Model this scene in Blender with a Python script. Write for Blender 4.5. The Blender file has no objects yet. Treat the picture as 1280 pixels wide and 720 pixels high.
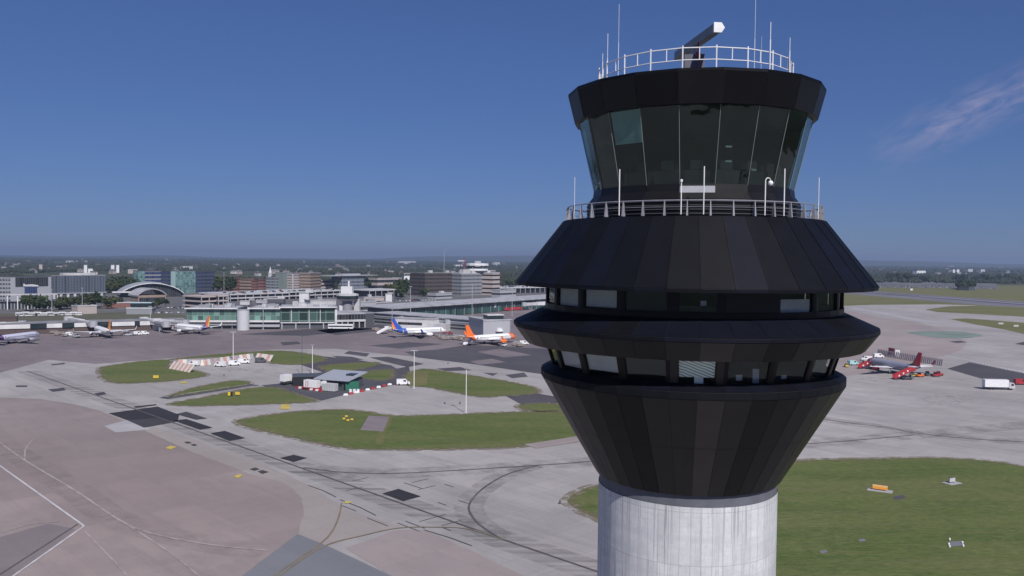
import bpy, math, random
import numpy as np
from mathutils import Vector, Matrix
R = math.radians
random.seed(7)
scene = bpy.context.scene
COL = scene.collection

# ------------------------------------------------------------------ camera
F = 1040.0; PITCH = math.atan(37 / 1040); ROLL = R(0.6); CAMZ = 50.0
fw = Vector((0, math.cos(PITCH), -math.sin(PITCH)))
r0 = Vector((1, 0, 0)); u0 = Vector((0, math.sin(PITCH), math.cos(PITCH)))
cr = math.cos(ROLL) * r0 + math.sin(ROLL) * u0
cu = -math.sin(ROLL) * r0 + math.cos(ROLL) * u0
cam = bpy.data.cameras.new('camera'); camo = bpy.data.objects.new('camera', cam); COL.objects.link(camo)
m = Matrix((cr, cu, -fw)).transposed().to_4x4(); m.translation = Vector((0, 0, CAMZ)); camo.matrix_world = m
cam.sensor_width = 36; cam.lens = 36 * F / 1280; cam.clip_start = 0.5; cam.clip_end = 60000
scene.camera = camo

def G(px, py):
    d = fw + (px - 640) / F * cr + (360 - py) / F * cu
    t = -CAMZ / d.z
    return Vector((d.x * t, d.y * t, 0))
def dep(px, py):
    return G(px, py).dot(fw) + CAMZ * math.sin(PITCH)
def HT(px, yb, yt):
    return (yb - yt) * dep(px, yb) / F

# ------------------------------------------------------------------ materials
MATS = {}
def newmat(name):
    mt = bpy.data.materials.new(name); mt.use_nodes = True
    n = mt.node_tree.nodes; b = n['Principled BSDF']
    return mt, n, mt.node_tree.links, b
def mathn(n, l, op, a, b=None, c=None):
    x = n.new('ShaderNodeMath'); x.operation = op
    for i, v in enumerate((a, b, c)):
        if v is None: continue
        if isinstance(v, (int, float)): x.inputs[i].default_value = v
        else: l.new(v, x.inputs[i])
    return x.outputs[0]
def mixc(n, l, fac, a, b, mode='MIX'):
    x = n.new('ShaderNodeMix'); x.data_type = 'RGBA'; x.blend_type = mode
    if isinstance(fac, (int, float)): x.inputs[0].default_value = fac
    else: l.new(fac, x.inputs[0])
    for i, v in ((6, a), (7, b)):
        if isinstance(v, tuple): x.inputs[i].default_value = (v + (1,))[:4]
        else: l.new(v, x.inputs[i])
    return x.outputs[2]
def noise(n, l, scale, vec=None, detail=4, rough=.6, stretch=None, rot=0):
    if vec is None: vec = n.new('ShaderNodeTexCoord').outputs['Object']
    if stretch or rot:
        mp = n.new('ShaderNodeMapping'); mp.inputs['Scale'].default_value = stretch or (1, 1, 1)
        mp.inputs['Rotation'].default_value = (0, 0, rot)
        l.new(vec, mp.inputs[0]); vec = mp.outputs[0]
    x = n.new('ShaderNodeTexNoise'); x.inputs['Scale'].default_value = scale
    x.inputs['Detail'].default_value = detail; x.inputs['Roughness'].default_value = rough
    l.new(vec, x.inputs['Vector']); return x.outputs['Fac']
def ramp(n, l, fac, p0, p1):
    x = n.new('ShaderNodeMapRange'); x.inputs[1].default_value = p0; x.inputs[2].default_value = p1
    l.new(fac, x.inputs[0]); return x.outputs[0]
def sc(c, k): return tuple(min(1, v * k) for v in c[:3])

def plain(name, col, rough=.6, var=.15, scale=1.5, metal=0, spec=.5, bump=0, col2=None):
    if name in MATS: return MATS[name]
    mt, n, l, b = newmat(name)
    f = ramp(n, l, noise(n, l, scale), .3, .7)
    l.new(mixc(n, l, f, sc(col, 1 - var), col2 or sc(col, 1 + var)), b.inputs['Base Color'])
    b.inputs['Roughness'].default_value = rough; b.inputs['Metallic'].default_value = metal
    b.inputs['Specular IOR Level'].default_value = spec
    if bump:
        bp = n.new('ShaderNodeBump'); bp.inputs['Strength'].default_value = bump
        l.new(noise(n, l, scale * 4), bp.inputs['Height']); l.new(bp.outputs[0], b.inputs['Normal'])
    MATS[name] = mt; return mt

JROT = math.atan2((G(746, 715) - G(34, 464)).y, (G(746, 715) - G(34, 464)).x)
def paving(name, c1, c2, stain, slab=6.0, joint=.25, stain_amt=.5, rough=.85, streak=.4, warp=1.0):
    mt, n, l, b = newmat(name)
    tc = n.new('ShaderNodeTexCoord').outputs['Object']
    mp = n.new('ShaderNodeMapping'); mp.inputs['Rotation'].default_value = (0, 0, -JROT); l.new(tc, mp.inputs[0])
    v = mp.outputs[0]
    big = ramp(n, l, noise(n, l, .012, v, 6, .65), .42, .6)
    col = mixc(n, l, big, c1, c2)
    br = n.new('ShaderNodeTexBrick'); br.offset = 0
    br.inputs['Scale'].default_value = 1; br.inputs['Brick Width'].default_value = slab; br.inputs['Row Height'].default_value = slab
    br.inputs['Mortar Size'].default_value = .05; br.inputs['Mortar Smooth'].default_value = .3; br.inputs['Bias'].default_value = 0
    br.inputs['Color1'].default_value = (.93, .93, .94, 1); br.inputs['Color2'].default_value = (1.04, 1.03, 1.02, 1)
    br.inputs['Mortar'].default_value = (1 - joint, 1 - joint, 1 - joint, 1)
    l.new(v, br.inputs['Vector'])
    col = mixc(n, l, 1.0, col, br.outputs['Color'], 'MULTIPLY')
    # larger relaid bays
    b2 = n.new('ShaderNodeTexBrick'); b2.offset = .37
    b2.inputs['Scale'].default_value = 1; b2.inputs['Brick Width'].default_value = slab * 7; b2.inputs['Row Height'].default_value = slab * 4
    b2.inputs['Mortar Size'].default_value = 0.0; b2.inputs['Color1'].default_value = (.92, .92, .93, 1); b2.inputs['Color2'].default_value = (1.05, 1.04, 1.03, 1)
    l.new(v, b2.inputs['Vector']); col = mixc(n, l, 1.0, col, b2.outputs['Color'], 'MULTIPLY')
    st = ramp(n, l, noise(n, l, .05, v, 8, .7, (1, 2.5, 1)), .47, .7)
    col = mixc(n, l, mathn(n, l, 'MULTIPLY', st, stain_amt), col, stain)
    sk = ramp(n, l, noise(n, l, .035, v, 6, .65, (.35, 7, 1)), .55, .75)
    col = mixc(n, l, mathn(n, l, 'MULTIPLY', sk, streak), col, stain)
    sk2 = ramp(n, l, noise(n, l, .03, v, 6, .65, (7, .4, 1)), .57, .77)
    col = mixc(n, l, mathn(n, l, 'MULTIPLY', sk2, streak * .6), col, sc(c2, 1.18))
    fine = noise(n, l, 2.0, v, 5, .7)
    col = mixc(n, l, .22, col, mixc(n, l, fine, sc(c1, .55), sc(c2, 1.35)))
    l.new(col, b.inputs['Base Color']); b.inputs['Roughness'].default_value = rough
    b.inputs['Specular IOR Level'].default_value = .25
    MATS[name] = mt; return mt

def grassmat(name, c1, c2, dry, dry_amt=.6, scale=1.0):
    mt, n, l, b = newmat(name)
    tc = n.new('ShaderNodeTexCoord').outputs['Object']
    f = ramp(n, l, noise(n, l, .06 * scale, tc, 8, .65, (.5, 1.6, 1), .3), .42, .6)
    col = mixc(n, l, f, c1, c2)
    d = ramp(n, l, noise(n, l, .028 * scale, tc, 8, .75, (.5, 2.2, 1), -.25), .42, .58)
    col = mixc(n, l, mathn(n, l, 'MULTIPLY', d, dry_amt), col, dry)
    # mowing lines
    w = n.new('ShaderNodeTexWave'); w.inputs['Scale'].default_value = .11; w.inputs['Distortion'].default_value = 1.2; w.inputs['Detail'].default_value = 3
    mp = n.new('ShaderNodeMapping'); mp.inputs['Rotation'].default_value = (0, 0, 1.45); l.new(tc, mp.inputs[0]); l.new(mp.outputs[0], w.inputs['Vector'])
    col = mixc(n, l, mathn(n, l, 'MULTIPLY', w.outputs['Fac'], .3), col, sc(dry, .8))
    t = ramp(n, l, noise(n, l, .9, tc, 6, .8, (.5, 1.5, 1)), .3, .7)
    col = mixc(n, l, .55, col, mixc(n, l, t, sc(c1, .55), sc(c2, 1.5)))
    l.new(col, b.inputs['Base Color']); b.inputs['Roughness'].default_value = .95; b.inputs['Specular IOR Level'].default_value = .1
    bp = n.new('ShaderNodeBump'); bp.inputs['Strength'].default_value = .5; bp.inputs['Distance'].default_value = .3
    l.new(noise(n, l, 1.3, tc, 6, .8), bp.inputs['Height']); l.new(bp.outputs[0], b.inputs['Normal'])
    MATS[name] = mt; return mt

def glazing(name, glass, frame, pitch=1.5, fr=.14, zpitch=0, rough=.15, metal=0.0):
    """facade glazing with frames at a regular pitch along the wall, panes varying"""
    if name in MATS: return MATS[name]
    mt, n, l, b = newmat(name)
    tc = n.new('ShaderNodeTexCoord').outputs['Object']
    s = n.new('ShaderNodeSeparateXYZ'); l.new(tc, s.inputs[0])
    u = mathn(n, l, 'DIVIDE', mathn(n, l, 'ADD', s.outputs[0], s.outputs[1]), pitch)
    m1 = mathn(n, l, 'LESS_THAN', mathn(n, l, 'FRACT', u), fr)
    cell = mathn(n, l, 'FLOOR', u)
    if zpitch:
        vz = mathn(n, l, 'DIVIDE', s.outputs[2], zpitch)
        m1 = mathn(n, l, 'MAXIMUM', m1, mathn(n, l, 'LESS_THAN', mathn(n, l, 'FRACT', vz), fr))
        cell = mathn(n, l, 'ADD', cell, mathn(n, l, 'MULTIPLY', mathn(n, l, 'FLOOR', vz), 17.3))
    wn = n.new('ShaderNodeTexWhiteNoise'); wn.noise_dimensions = '1D'; l.new(cell, wn.inputs['W'])
    pane = mixc(n, l, wn.outputs['Value'], sc(glass, .55), sc(glass, 1.7))
    l.new(mixc(n, l, m1, pane, frame), b.inputs['Base Color'])
    rr = mathn(n, l, 'ADD', mathn(n, l, 'MULTIPLY', m1, .4), rough); l.new(rr, b.inputs['Roughness'])
    b.inputs['Metallic'].default_value = metal
    MATS[name] = mt; return mt

def foliage(name, c1, c2):
    mt, n, l, b = newmat(name)
    f = ramp(n, l, noise(n, l, .35, None, 5, .7), .3, .7)
    oi = n.new('ShaderNodeObjectInfo')
    col = mixc(n, l, f, c1, c2)
    col = mixc(n, l, mathn(n, l, 'MULTIPLY', oi.outputs['Random'], .45), col, (c2[0] * 1.5, c2[1] * 1.15, c2[2]))
    l.new(col, b.inputs['Base Color']); b.inputs['Roughness'].default_value = .8; b.inputs['Specular IOR Level'].default_value = .2
    MATS[name] = mt; return mt

def twotone(name, ca, cb, axis=(1, 0, 0), thr=0.0, cc=None, thr2=0, rough=.3):
    """painted livery that changes colour along an axis of the part"""
    mt, n, l, b = newmat(name)
    tc = n.new('ShaderNodeTexCoord').outputs['Object']
    d = n.new('ShaderNodeVectorMath'); d.operation = 'DOT_PRODUCT'; l.new(tc, d.inputs[0]); d.inputs[1].default_value = axis
    v = d.outputs['Value']
    col = mixc(n, l, mathn(n, l, 'GREATER_THAN', v, thr), ca, cb)
    if cc: col = mixc(n, l, mathn(n, l, 'GREATER_THAN', v, thr2), col, cc)
    l.new(col, b.inputs['Base Color']); b.inputs['Roughness'].default_value = rough
    MATS[name] = mt; return mt

# ------------------------------------------------------------------ mesh builder
class MB:
    def __init__(s): s.v = []; s.f = []; s.m = []
    def add(s, vs, fs, mi=0):
        o = len(s.v); s.v += [tuple(p) for p in vs]
        for f in fs: s.f.append([i + o for i in f]); s.m.append(mi)
        return s
    def box(s, x0, x1, y0, y1, z0, z1, mi=0, rz=0, c=None, top=1.0):
        vs = [(x0, y0, z0), (x1, y0, z0), (x1, y1, z0), (x0, y1, z0), (x0, y0, z1), (x1, y0, z1), (x1, y1, z1), (x0, y1, z1)]
        if top != 1.0:
            cx, cy = (x0 + x1) / 2, (y0 + y1) / 2
            vs = vs[:4] + [(cx + (x - cx) * top, cy + (y - cy) * top, z) for x, y, z in vs[4:]]
        if rz:
            c = c or ((x0 + x1) / 2, (y0 + y1) / 2); ca, sa = math.cos(rz), math.sin(rz)
            vs = [(c[0] + (x - c[0]) * ca - (y - c[1]) * sa, c[1] + (x - c[0]) * sa + (y - c[1]) * ca, z) for x, y, z in vs]
        return s.add(vs, [(0, 3, 2, 1), (4, 5, 6, 7), (0, 1, 5, 4), (1, 2, 6, 5), (2, 3, 7, 6), (3, 0, 4, 7)], mi)
    def bar(s, a, b, r, rb=None, n=6, mi=0, cap=True):
        a = Vector(a); b = Vector(b); d = (b - a)
        if d.length < 1e-6: return s
        d.normalize(); u = d.cross(Vector((0, 0, 1)) if abs(d.z) < .9 else Vector((1, 0, 0))).normalized(); w = d.cross(u)
        rb = r if rb is None else rb; vs = []
        for c, rr in ((a, r), (b, rb)):
            for k in range(n):
                t = 2 * math.pi * (k + .5) / n; vs.append(c + rr * (math.cos(t) * u + math.sin(t) * w))
        fs = [(k, (k + 1) % n, n + (k + 1) % n, n + k) for k in range(n)]
        if cap: fs += [tuple(range(n))[::-1], tuple(range(n, 2 * n))]
        return s.add(vs, fs, mi)
    def prism(s, poly, z0, z1, mi=0):
        n = len(poly); vs = [(p[0], p[1], z0) for p in poly] + [(p[0], p[1], z1) for p in poly]
        return s.add(vs, [tuple(range(n))[::-1], tuple(range(n, 2 * n))] + [(k, (k + 1) % n, n + (k + 1) % n, n + k) for k in range(n)], mi)
    def lathe(s, prof, n, a0=0, mi=0, caps=(False, False)):
        vs = []
        for r, z in prof:
            for k in range(n):
                t = a0 + 2 * math.pi * k / n; vs.append((r * math.cos(t), r * math.sin(t), z))
        fs = []
        for j in range(len(prof) - 1):
            for k in range(n):
                fs.append((j * n + k, j * n + (k + 1) % n, (j + 1) * n + (k + 1) % n, (j + 1) * n + k))
        if caps[0]: fs.append(tuple(range(n))[::-1])
        if caps[1]: fs.append(tuple(range((len(prof) - 1) * n, len(prof) * n)))
        return s.add(vs, fs, mi)
    def build(s, name, mats, parent=None, smooth=False, flat_z=None):
        me = bpy.data.meshes.new(name); me.from_pydata(s.v, [], s.f)
        if not isinstance(mats, (list, tuple)): mats = [mats]
        for mm in mats: me.materials.append(mm)
        if len(mats) > 1: me.polygons.foreach_set('material_index', s.m)
        if smooth: me.polygons.foreach_set('use_smooth', [True] * len(me.polygons))
        me.update()
        o = bpy.data.objects.new(name, me); COL.objects.link(o)
        if parent: o.parent = parent
        return o
def tag(o, label=None, cat=None, group=None, kind=None):
    if label: o['label'] = label
    if cat: o['category'] = cat
    if group: o['group'] = group
    if kind: o['kind'] = kind
    return o
def thing(name, label, cat, loc=(0, 0, 0), rz=0, group=None):
    o = bpy.data.objects.new(name, None); COL.objects.link(o); o.empty_display_size = .5
    o.location = loc; o.rotation_euler = (0, 0, rz); return tag(o, label, cat, group)
def copy_tree(o, parent=None):
    c = o.copy(); COL.objects.link(c); c.parent = parent
    for ch in o.children: copy_tree(ch, c)
    return c
ZT = .14  # everything on the airfield stands here

# ------------------------------------------------------------------ common materials
M = {}; WH = (.78, .79, .8)
M['concrete'] = paving('apron_concrete', (.31, .292, .285), (.395, .376, .37), (.18, .168, .165), 6, .38, .5, streak=.6)
M['pink'] = paving('reddish_asphalt', (.25, .206, .196), (.31, .262, .25), (.19, .165, .16), 9, .1, .65, streak=.55)
M['pinklight'] = paving('pale_reddish_asphalt', (.29, .245, .238), (.345, .3, .292), (.22, .19, .185), 9, .1, .5)
M['tan'] = paving('tan_concrete', (.30, .27, .255), (.35, .315, .295), (.25, .22, .205), 6, .15, .4)
M['farapron'] = paving('stand_asphalt', (0.182, 0.156, 0.163), (0.231, 0.198, 0.206), (0.099, 0.090, 0.099), 8, .1, .5)
M['slate'] = paving('slate_asphalt', (.17, .175, .195), (.19, .195, .215), (.14, .14, .155), 12, .03, .3)
M['black'] = paving('fresh_asphalt', (.028, .028, .033), (.036, .036, .042), (.05, .05, .053), 9, .0, .4)
M['blackgrey'] = paving('worn_fresh_asphalt', (.05, .05, .055), (.06, .06, .063), (.075, .072, .072), 9, .0, .4)
M['darkapron'] = paving('dark_stand_asphalt', (.07, .066, .076), (.095, .09, .1), (.05, .048, .056), 10, .03, .5)
M['road'] = paving('road_asphalt', (.075, .075, .085), (.1, .1, .11), (.06, .06, .07), 10, .0, .3)
M['runway'] = paving('runway_asphalt', (.17, .165, .19), (.2, .195, .22), (.06, .06, .085), 20, .0, .6)
M['pale'] = paving('pale_slab', (.36, .35, .36), (.41, .40, .41), (.27, .26, .27), 6, .2, .3)
M['landside'] = paving('landside_asphalt', (.12, .115, .12), (.17, .165, .165), (.075, .085, .06), 14, .0, .7)
M['grass'] = grassmat('mown_grass', (.058, .094, .027), (.112, .142, .044), (.18, .16, .085), .85)
M['grassfar'] = grassmat('airfield_grass', (.1, .11, .042), (.15, .15, .062), (.21, .185, .095), .8, .5)
M['bank'] = grassmat('bank_grass', (.085, .09, .06), (.11, .11, .075), (.14, .13, .1), .6, .5)
M['white'] = plain('white_paint', (.72, .72, .73), .45, .08)
M['offwhite'] = plain('off_white_render', (.46, .46, .47), .7, .2, .12)
M['bwhite'] = plain('weathered_white_panel', (.58, .58, .59), .6, .14, .15)
M['lightgrey'] = plain('light_grey_cladding', (.36, .37, .40), .5, .1)
M['grey'] = plain('grey_cladding', (.24, .25, .27), .5, .15)
M['darkgrey'] = plain('dark_grey_cladding', (.075, .08, .09), .5, .2)
M['black_'] = plain('black_material', (.015, .015, .018), .5, .2)
M['roof'] = plain('roof_membrane', (.22, .22, .235), .8, .3, .12)
M['rooflt'] = plain('pale_roof_membrane', (.36, .36, .385), .75, .28, .12)
M['brown'] = plain('brown_brick', (.085, .06, .055), .8, .2)
M['brick'] = plain('red_brick', (.22, .1, .085), .85, .2, .5)
M['tanwall'] = plain('buff_brick', (.27, .2, .16), .85, .15, .5)
M['pinkwall'] = plain('pinkish_precast', (.42, .36, .34), .8, .12)
M['red'] = plain('red_paint', (.36, .03, .04), .4, .15)
M['orange'] = plain('orange_paint', (.8, .16, .02), .4, .1)
M['yellow'] = plain('yellow_paint', (.6, .42, .06), .5, .1)
M['green'] = plain('green_paint', (.02, .14, .09), .5, .15)
M['blue'] = plain('blue_paint', (.03, .08, .3), .4, .15)
M['tyre'] = plain('tyre_rubber', (.02, .02, .02), .8, .1)
M['steel'] = plain('galvanised_steel', (.55, .56, .58), .35, .08, metal=.6)
M['mastwhite'] = plain('white_mast_paint', (.75, .74, .72), .5, .06)
M['glassdark'] = plain('dark_glass', (.02, .03, .035), .06, .2)
M['paint_line'] = plain('painted_white_line', (.5, .48, .49), .7, .2, .4)
M['paint_faint'] = plain('worn_pale_line', (.32, .275, .27), .85, .3, .3)
M['paint_dark'] = plain('dark_sealed_line', (.1, .09, .095), .8, .3, .3)
M['paint_yellow'] = plain('yellow_marking', (.52, .4, .08), .7, .2, .5)
M['paint_ochre'] = plain('worn_ochre_line', (.2, .165, .115), .8, .2, .3)
M['teal'] = glazing('teal_glazing', (.11, .19, .185), (.22, .33, .32), 3, .08, 3.5, .3)
M['greenglass'] = glazing('green_facade_glass', (.10, .18, .155), (.2, .28, .26), 3.5, .06, 4.5, .15)
M['greenglassdk'] = glazing('dark_green_facade_glass', (.025, .07, .065), (.12, .18, .17), 4, .07, 6, .08)
M['bluewin'] = glazing('blue_office_windows', (.02, .035, .09), (.1, .12, .2), 2.4, .15, 0, .15)
M['win'] = glazing('office_windows', (.035, .045, .06), (.3, .31, .33), 2.6, .25, 0, .15)
M['windk'] = glazing('dark_office_windows', (.02, .025, .03), (.09, .08, .08), 2.2, .2, 0, .2)
M['hotelwin'] = glazing('hotel_windows', (.05, .07, .1), (.16, .18, .22), 3.2, .3, 0, .2)
M['trunk'] = plain('bark', (.09, .07, .05), .9, .3)
M['leafA'] = foliage('foliage_dark', (.016, .03, .013), (.04, .06, .022))
M['leafB'] = foliage('foliage_mid', (.028, .044, .017), (.06, .08, .03))

# ------------------------------------------------------------------ ground
def smooth(pts, n=6, closed=True):
    out = []; N = len(pts)
    for i in range(N if closed else N - 1):
        g = (lambda j: pts[j % N]) if closed else (lambda j: pts[max(0, min(N - 1, j))])
        p0, p1, p2, p3 = g(i - 1), g(i), g(i + 1), g(i + 2)
        for k in range(n):
            t = k / n
            out.append(.5 * ((2 * p1) + (p2 - p0) * t + (2 * p0 - 5 * p1 + 4 * p2 - p3) * t * t + (3 * p1 - p0 - 3 * p2 + p3) * t ** 3))
    if not closed: out.append(pts[-1])
    return out
def sheet(name, px, z, mat, sm=0, raw=(), jit=None):
    if jit is None: jit = {'grass': .3, 'reddish_apron': .16, 'tan_apron': .3}.get(name, 0)
    pts = [G(*p) for p in px] + [Vector((x, y, 0)) for x, y in raw]
    if sm: pts = smooth(pts, sm)
    if jit:
        out = []; rj = random.Random(len(pts) * 31 + int(z * 1000)); N = len(pts)
        for i in range(N):
            a_, b_ = pts[i], pts[(i + 1) % N]; d_ = b_ - a_; L_ = d_.length
            if L_ < .01: continue
            nn = Vector((-d_.y, d_.x, 0)) / L_; k_ = min(60, max(1, int(L_ / 2.2)))
            if a_.length > 1500: k_ = 1
            for q_ in range(k_): out.append(a_ + d_ * ((q_ + (rj.uniform(-.3, .3) if q_ else 0)) / k_) + nn * rj.uniform(-jit, jit))
        pts = out
    me = bpy.data.meshes.new(name); me.from_pydata([(p.x, p.y, z) for p in pts], [], [list(range(len(pts)))])
    me.materials.append(mat); me.update()
    if me.polygons[0].normal.z < 0: me.flip_normals()
    o = bpy.data.objects.new(name, me); COL.objects.link(o); o['kind'] = 'structure'
    if name == 'grass' and mat is M['grass']:
        ribbon('worn_grass_edge', None, 3.2, z + .012, M['wornedge'], 0, raw=[(p.x, p.y) for p in pts] + [(pts[0].x, pts[0].y)])
    return o
def decal(name, col, amt, stretch, p0, p1, rot=0.0):
    mt = bpy.data.materials.new(name); mt.use_nodes = True; n = mt.node_tree.nodes; l = mt.node_tree.links; b = n['Principled BSDF']
    b.inputs['Base Color'].default_value = col + (1,); b.inputs['Roughness'].default_value = .9; b.inputs['Specular IOR Level'].default_value = .1
    f = ramp(n, l, noise(n, l, .35, None, 7, .7, stretch, rot), p0, p1)
    l.new(mathn(n, l, 'MULTIPLY', f, amt), b.inputs['Alpha']); return mt
def ribbon(name, px, w, z, mat, sm=6, raw=None, closed=False):
    pts = [G(*p) for p in px] if raw is None else [Vector((a, b, 0)) for a, b in raw]
    if sm: pts = smooth(pts, sm, closed)
    L = []
    for i, p in enumerate(pts):
        d = (pts[min(i + 1, len(pts) - 1)] - pts[max(i - 1, 0)]); d.normalize(); nrm = Vector((-d.y, d.x, 0))
        L += [p + nrm * w / 2, p - nrm * w / 2]
    me = bpy.data.meshes.new(name)
    me.from_pydata([(p.x, p.y, z) for p in L], [], [(2 * i, 2 * i + 1, 2 * i + 3, 2 * i + 2) for i in range(len(pts) - 1)])
    me.materials.append(mat); me.update()
    if me.polygons[0].normal.z < 0: me.flip_normals()
    o = bpy.data.objects.new(name, me); COL.objects.link(o); o['kind'] = 'structure'; return o

M['wornedge'] = decal('worn_grass_edge', (.21, .18, .12), .85, (1, 1, 1), .42, .6)
M['rubber'] = decal('tyre_rubber_marks', (.09, .085, .088), .42, (.06, 1.6, 1), .42, .7, -JROT)
M['rubber2'] = decal('tyre_rubber_marks_faint', (.1, .095, .095), .3, (.5, .5, 1), .4, .7)
M['rubber3'] = decal('tyre_rubber_marks_very_faint', (.12, .105, .1), .16, (.5, .5, 1), .4, .7)
M['oil'] = decal('oil_drip_stains', (.06, .058, .06), .35, (1, 1, 1), .52, .66)
# far ground: patchwork of suburb, fields and woods
mt, n, l, b = newmat('countryside')
tc = n.new('ShaderNodeTexCoord').outputs['Object']
vo = n.new('ShaderNodeTexVoronoi'); vo.inputs['Scale'].default_value = .004; l.new(tc, vo.inputs['Vector'])
sx = n.new('ShaderNodeSeparateXYZ'); l.new(vo.outputs['Color'], sx.inputs[0])
c = mixc(n, l, sx.outputs[0], (.04, .052, .03), (.085, .09, .05))
c = mixc(n, l, ramp(n, l, noise(n, l, .0025, tc, 8, .7), .42, .6), c, (.05, .065, .035))
c = mixc(n, l, ramp(n, l, noise(n, l, .02, tc, 8, .8), .55, .68), c, (.2, .18, .17))
l.new(c, b.inputs['Base Color']); b.inputs['Roughness'].default_value = 1; b.inputs['Specular IOR Level'].default_value = .05
GR = 17000
sheet('ground', [], 0, mt, raw=[(-GR, -2500), (GR, -2500), (GR, GR), (-GR, GR)])
# hills on the horizon
hv = []; hf = []; NX = 120
for i in range(NX):
    a = R(-48 + 96 * i / (NX - 1))
    h = 40 + 32 * math.sin(a * 6.1 + .8) + 18 * math.sin(a * 17 + 2) + 7 * math.sin(a * 43) + (55 * max(0, math.sin((a - .25) * 3.2)) if a > .25 else 0)
    for rr, hh in ((12200, -1), (13300, h * .5), (14400, h), (15400, h * 1.25), (16300, h * .6), (16800, -1)):
        hv.append((rr * math.sin(a), rr * math.cos(a), max(hh, -1)))
for i in range(NX - 1):
    for j in range(5):
        k = i * 6 + j; hf.append((k, k + 6, k + 7, k + 1))
me = bpy.data.meshes.new('hills'); me.from_pydata(hv, [], hf); me.materials.append(mt); me.update()
me.polygons.foreach_set('use_smooth', [True] * len(me.polygons))
o = bpy.data.objects.new('hills', me); COL.objects.link(o); o['kind'] = 'structure'

sheet('airfield_ground', [(1000, 354), (1300, 357), (1700, 364), (1900, 470), (1280, 440), (1000, 400), (930, 385)], .02, M['grassfar'])
sheet('landside_ground', [(-260, 372), (0, 374), (300, 358), (480, 355), (700, 348), (760, 362), (760, 420), (-400, 420)], .02, M['landside'])
sheet('apron', [(-500, 398), (0, 399), (240, 394), (700, 372), (840, 375), (1040, 383), (1090, 381), (1180, 380.5), (1280, 384), (1700, 405)], .04, M['concrete'],
      raw=[(500, -150), (-350, -150)])
sheet('runway', [(850, 348.5), (1057, 361.5), (1280, 377), (1800, 414), (1800, 430), (1280, 386), (1057, 367), (850, 353)], .05, M['runway'])
ribbon('runway_edge_line', [(860, 351), (1057, 364), (1280, 381), (1600, 406)], 14, .07, M['darkapron'], 0)
ribbon('runway_edge_line', [(850, 349.3), (1057, 362.6), (1280, 378.6), (1600, 402)], 8, .07, M['darkapron'], 0)
ribbon('runway_centre_line', [(1150, 370.0), (1280, 379.8)], 5, .068, M['lightgrey'], 0)
sheet('stand_apron', [(-500, 399), (0, 400), (240, 395), (700, 373), (760, 380), (760, 476), (600, 456), (530, 447), (460, 440.5), (420, 436), (340, 437), (210, 448), (120, 455), (60, 450), (0, 466), (-500, 480)], .06, M['farapron'])
sheet('terminal_forecourt', [(-260, 374), (0, 376), (300, 360), (480, 357), (600, 365), (470, 384), (230, 404), (235, 410), (0, 411), (-400, 411)], .08, M['landside'])
# distant right apron zones
sheet('reddish_apron', [(1000, 388), (1062, 389), (1100, 397), (1150, 404), (1200, 422), (1195, 440), (1060, 470), (1000, 470)], .06, M['pinklight'], 5)
ribbon('pale_taxiway_lane', [(1062, 384), (1110, 393), (1160, 402), (1260, 412), (1400, 440)], 12, .075, M['pale'])
sheet('grass', [(1156, 387), (1186, 383), (1227, 382), (1300, 385), (1400, 392), (1400, 412), (1280, 396), (1200, 391.5), (1171, 390)], .08, M['grassfar'])
sheet('grass', [(1188, 399), (1208, 398), (1280, 403.5), (1500, 424), (1500, 460), (1280, 417.5), (1255, 412), (1218, 405.5)], .08, M['grassfar'])
st = plain('green_dye_stain', (.17, .22, .19), .8, .25, .05)
sheet('green_stain', [(1134, 416), (1160, 414), (1200, 415), (1228, 419), (1205, 423), (1170, 422)], .09, st, 5)
sheet('asphalt_patch', [(1184, 461), (1212, 453), (1280, 467), (1400, 492), (1400, 506), (1280, 481), (1227, 473.5)], .08, M['darkapron'])
sheet('asphalt_patch', [(1268, 430), (1282, 427), (1320, 431), (1320, 437)], .08, M['darkapron'])
sheet('asphalt_patch', [(1186, 427), (1200, 426), (1210, 428), (1196, 429)], .08, M['darkapron'])
# dark stand asphalt
sheet('dark_asphalt', [(505, 440), (548, 437), (585, 431), (760, 440), (760, 480), (593, 455.5), (522, 447)], .08, M['darkapron'])
sheet('concrete_slab', [(587, 452), (615, 448.5), (632, 453), (600, 456)], .1, M['farapron'])
sheet('concrete_slab', [(596, 440), (625, 436), (665, 444), (630, 447)], .1, M['farapron'])
for q in ([(300, 418), (415, 409), (470, 411), (380, 420)], [(460, 432), (510, 428), (555, 430), (500, 436)], [(395, 413), (480, 405), (500, 411), (420, 419)]):
    sheet('dark_asphalt', q, .085, M['darkapron'])
for q in ([(350, 428), (372, 427), (376, 430), (354, 432)], [(436, 439), (462, 442), (458, 446), (430, 442)], [(415, 445), (440, 446), (455, 450), (430, 450)],
          [(545, 461), (575, 459), (590, 463), (560, 464)], [(604, 466), (622, 467), (616, 470)], [(632, 469), (655, 466), (660, 471), (640, 473)], [(462, 447), (485, 446), (530, 455), (510, 459), (480, 452)],
          [(64, 455.6), (81, 453.6), (81, 455.3), (64, 457)], [(60, 487), (80, 485), (82, 488), (66, 490)], [(20, 482), (34, 482), (34, 484), (20, 484)], [(118, 492), (130, 490), (133, 493), (122, 495)]):
    sheet('asphalt_patch', q, .1, M['darkapron'])
0 and sheet('taxiway_edge', [(30, 470), (120, 457), (132, 480), (60, 492), (0, 480)], .055, M['slate'], 4)
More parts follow.
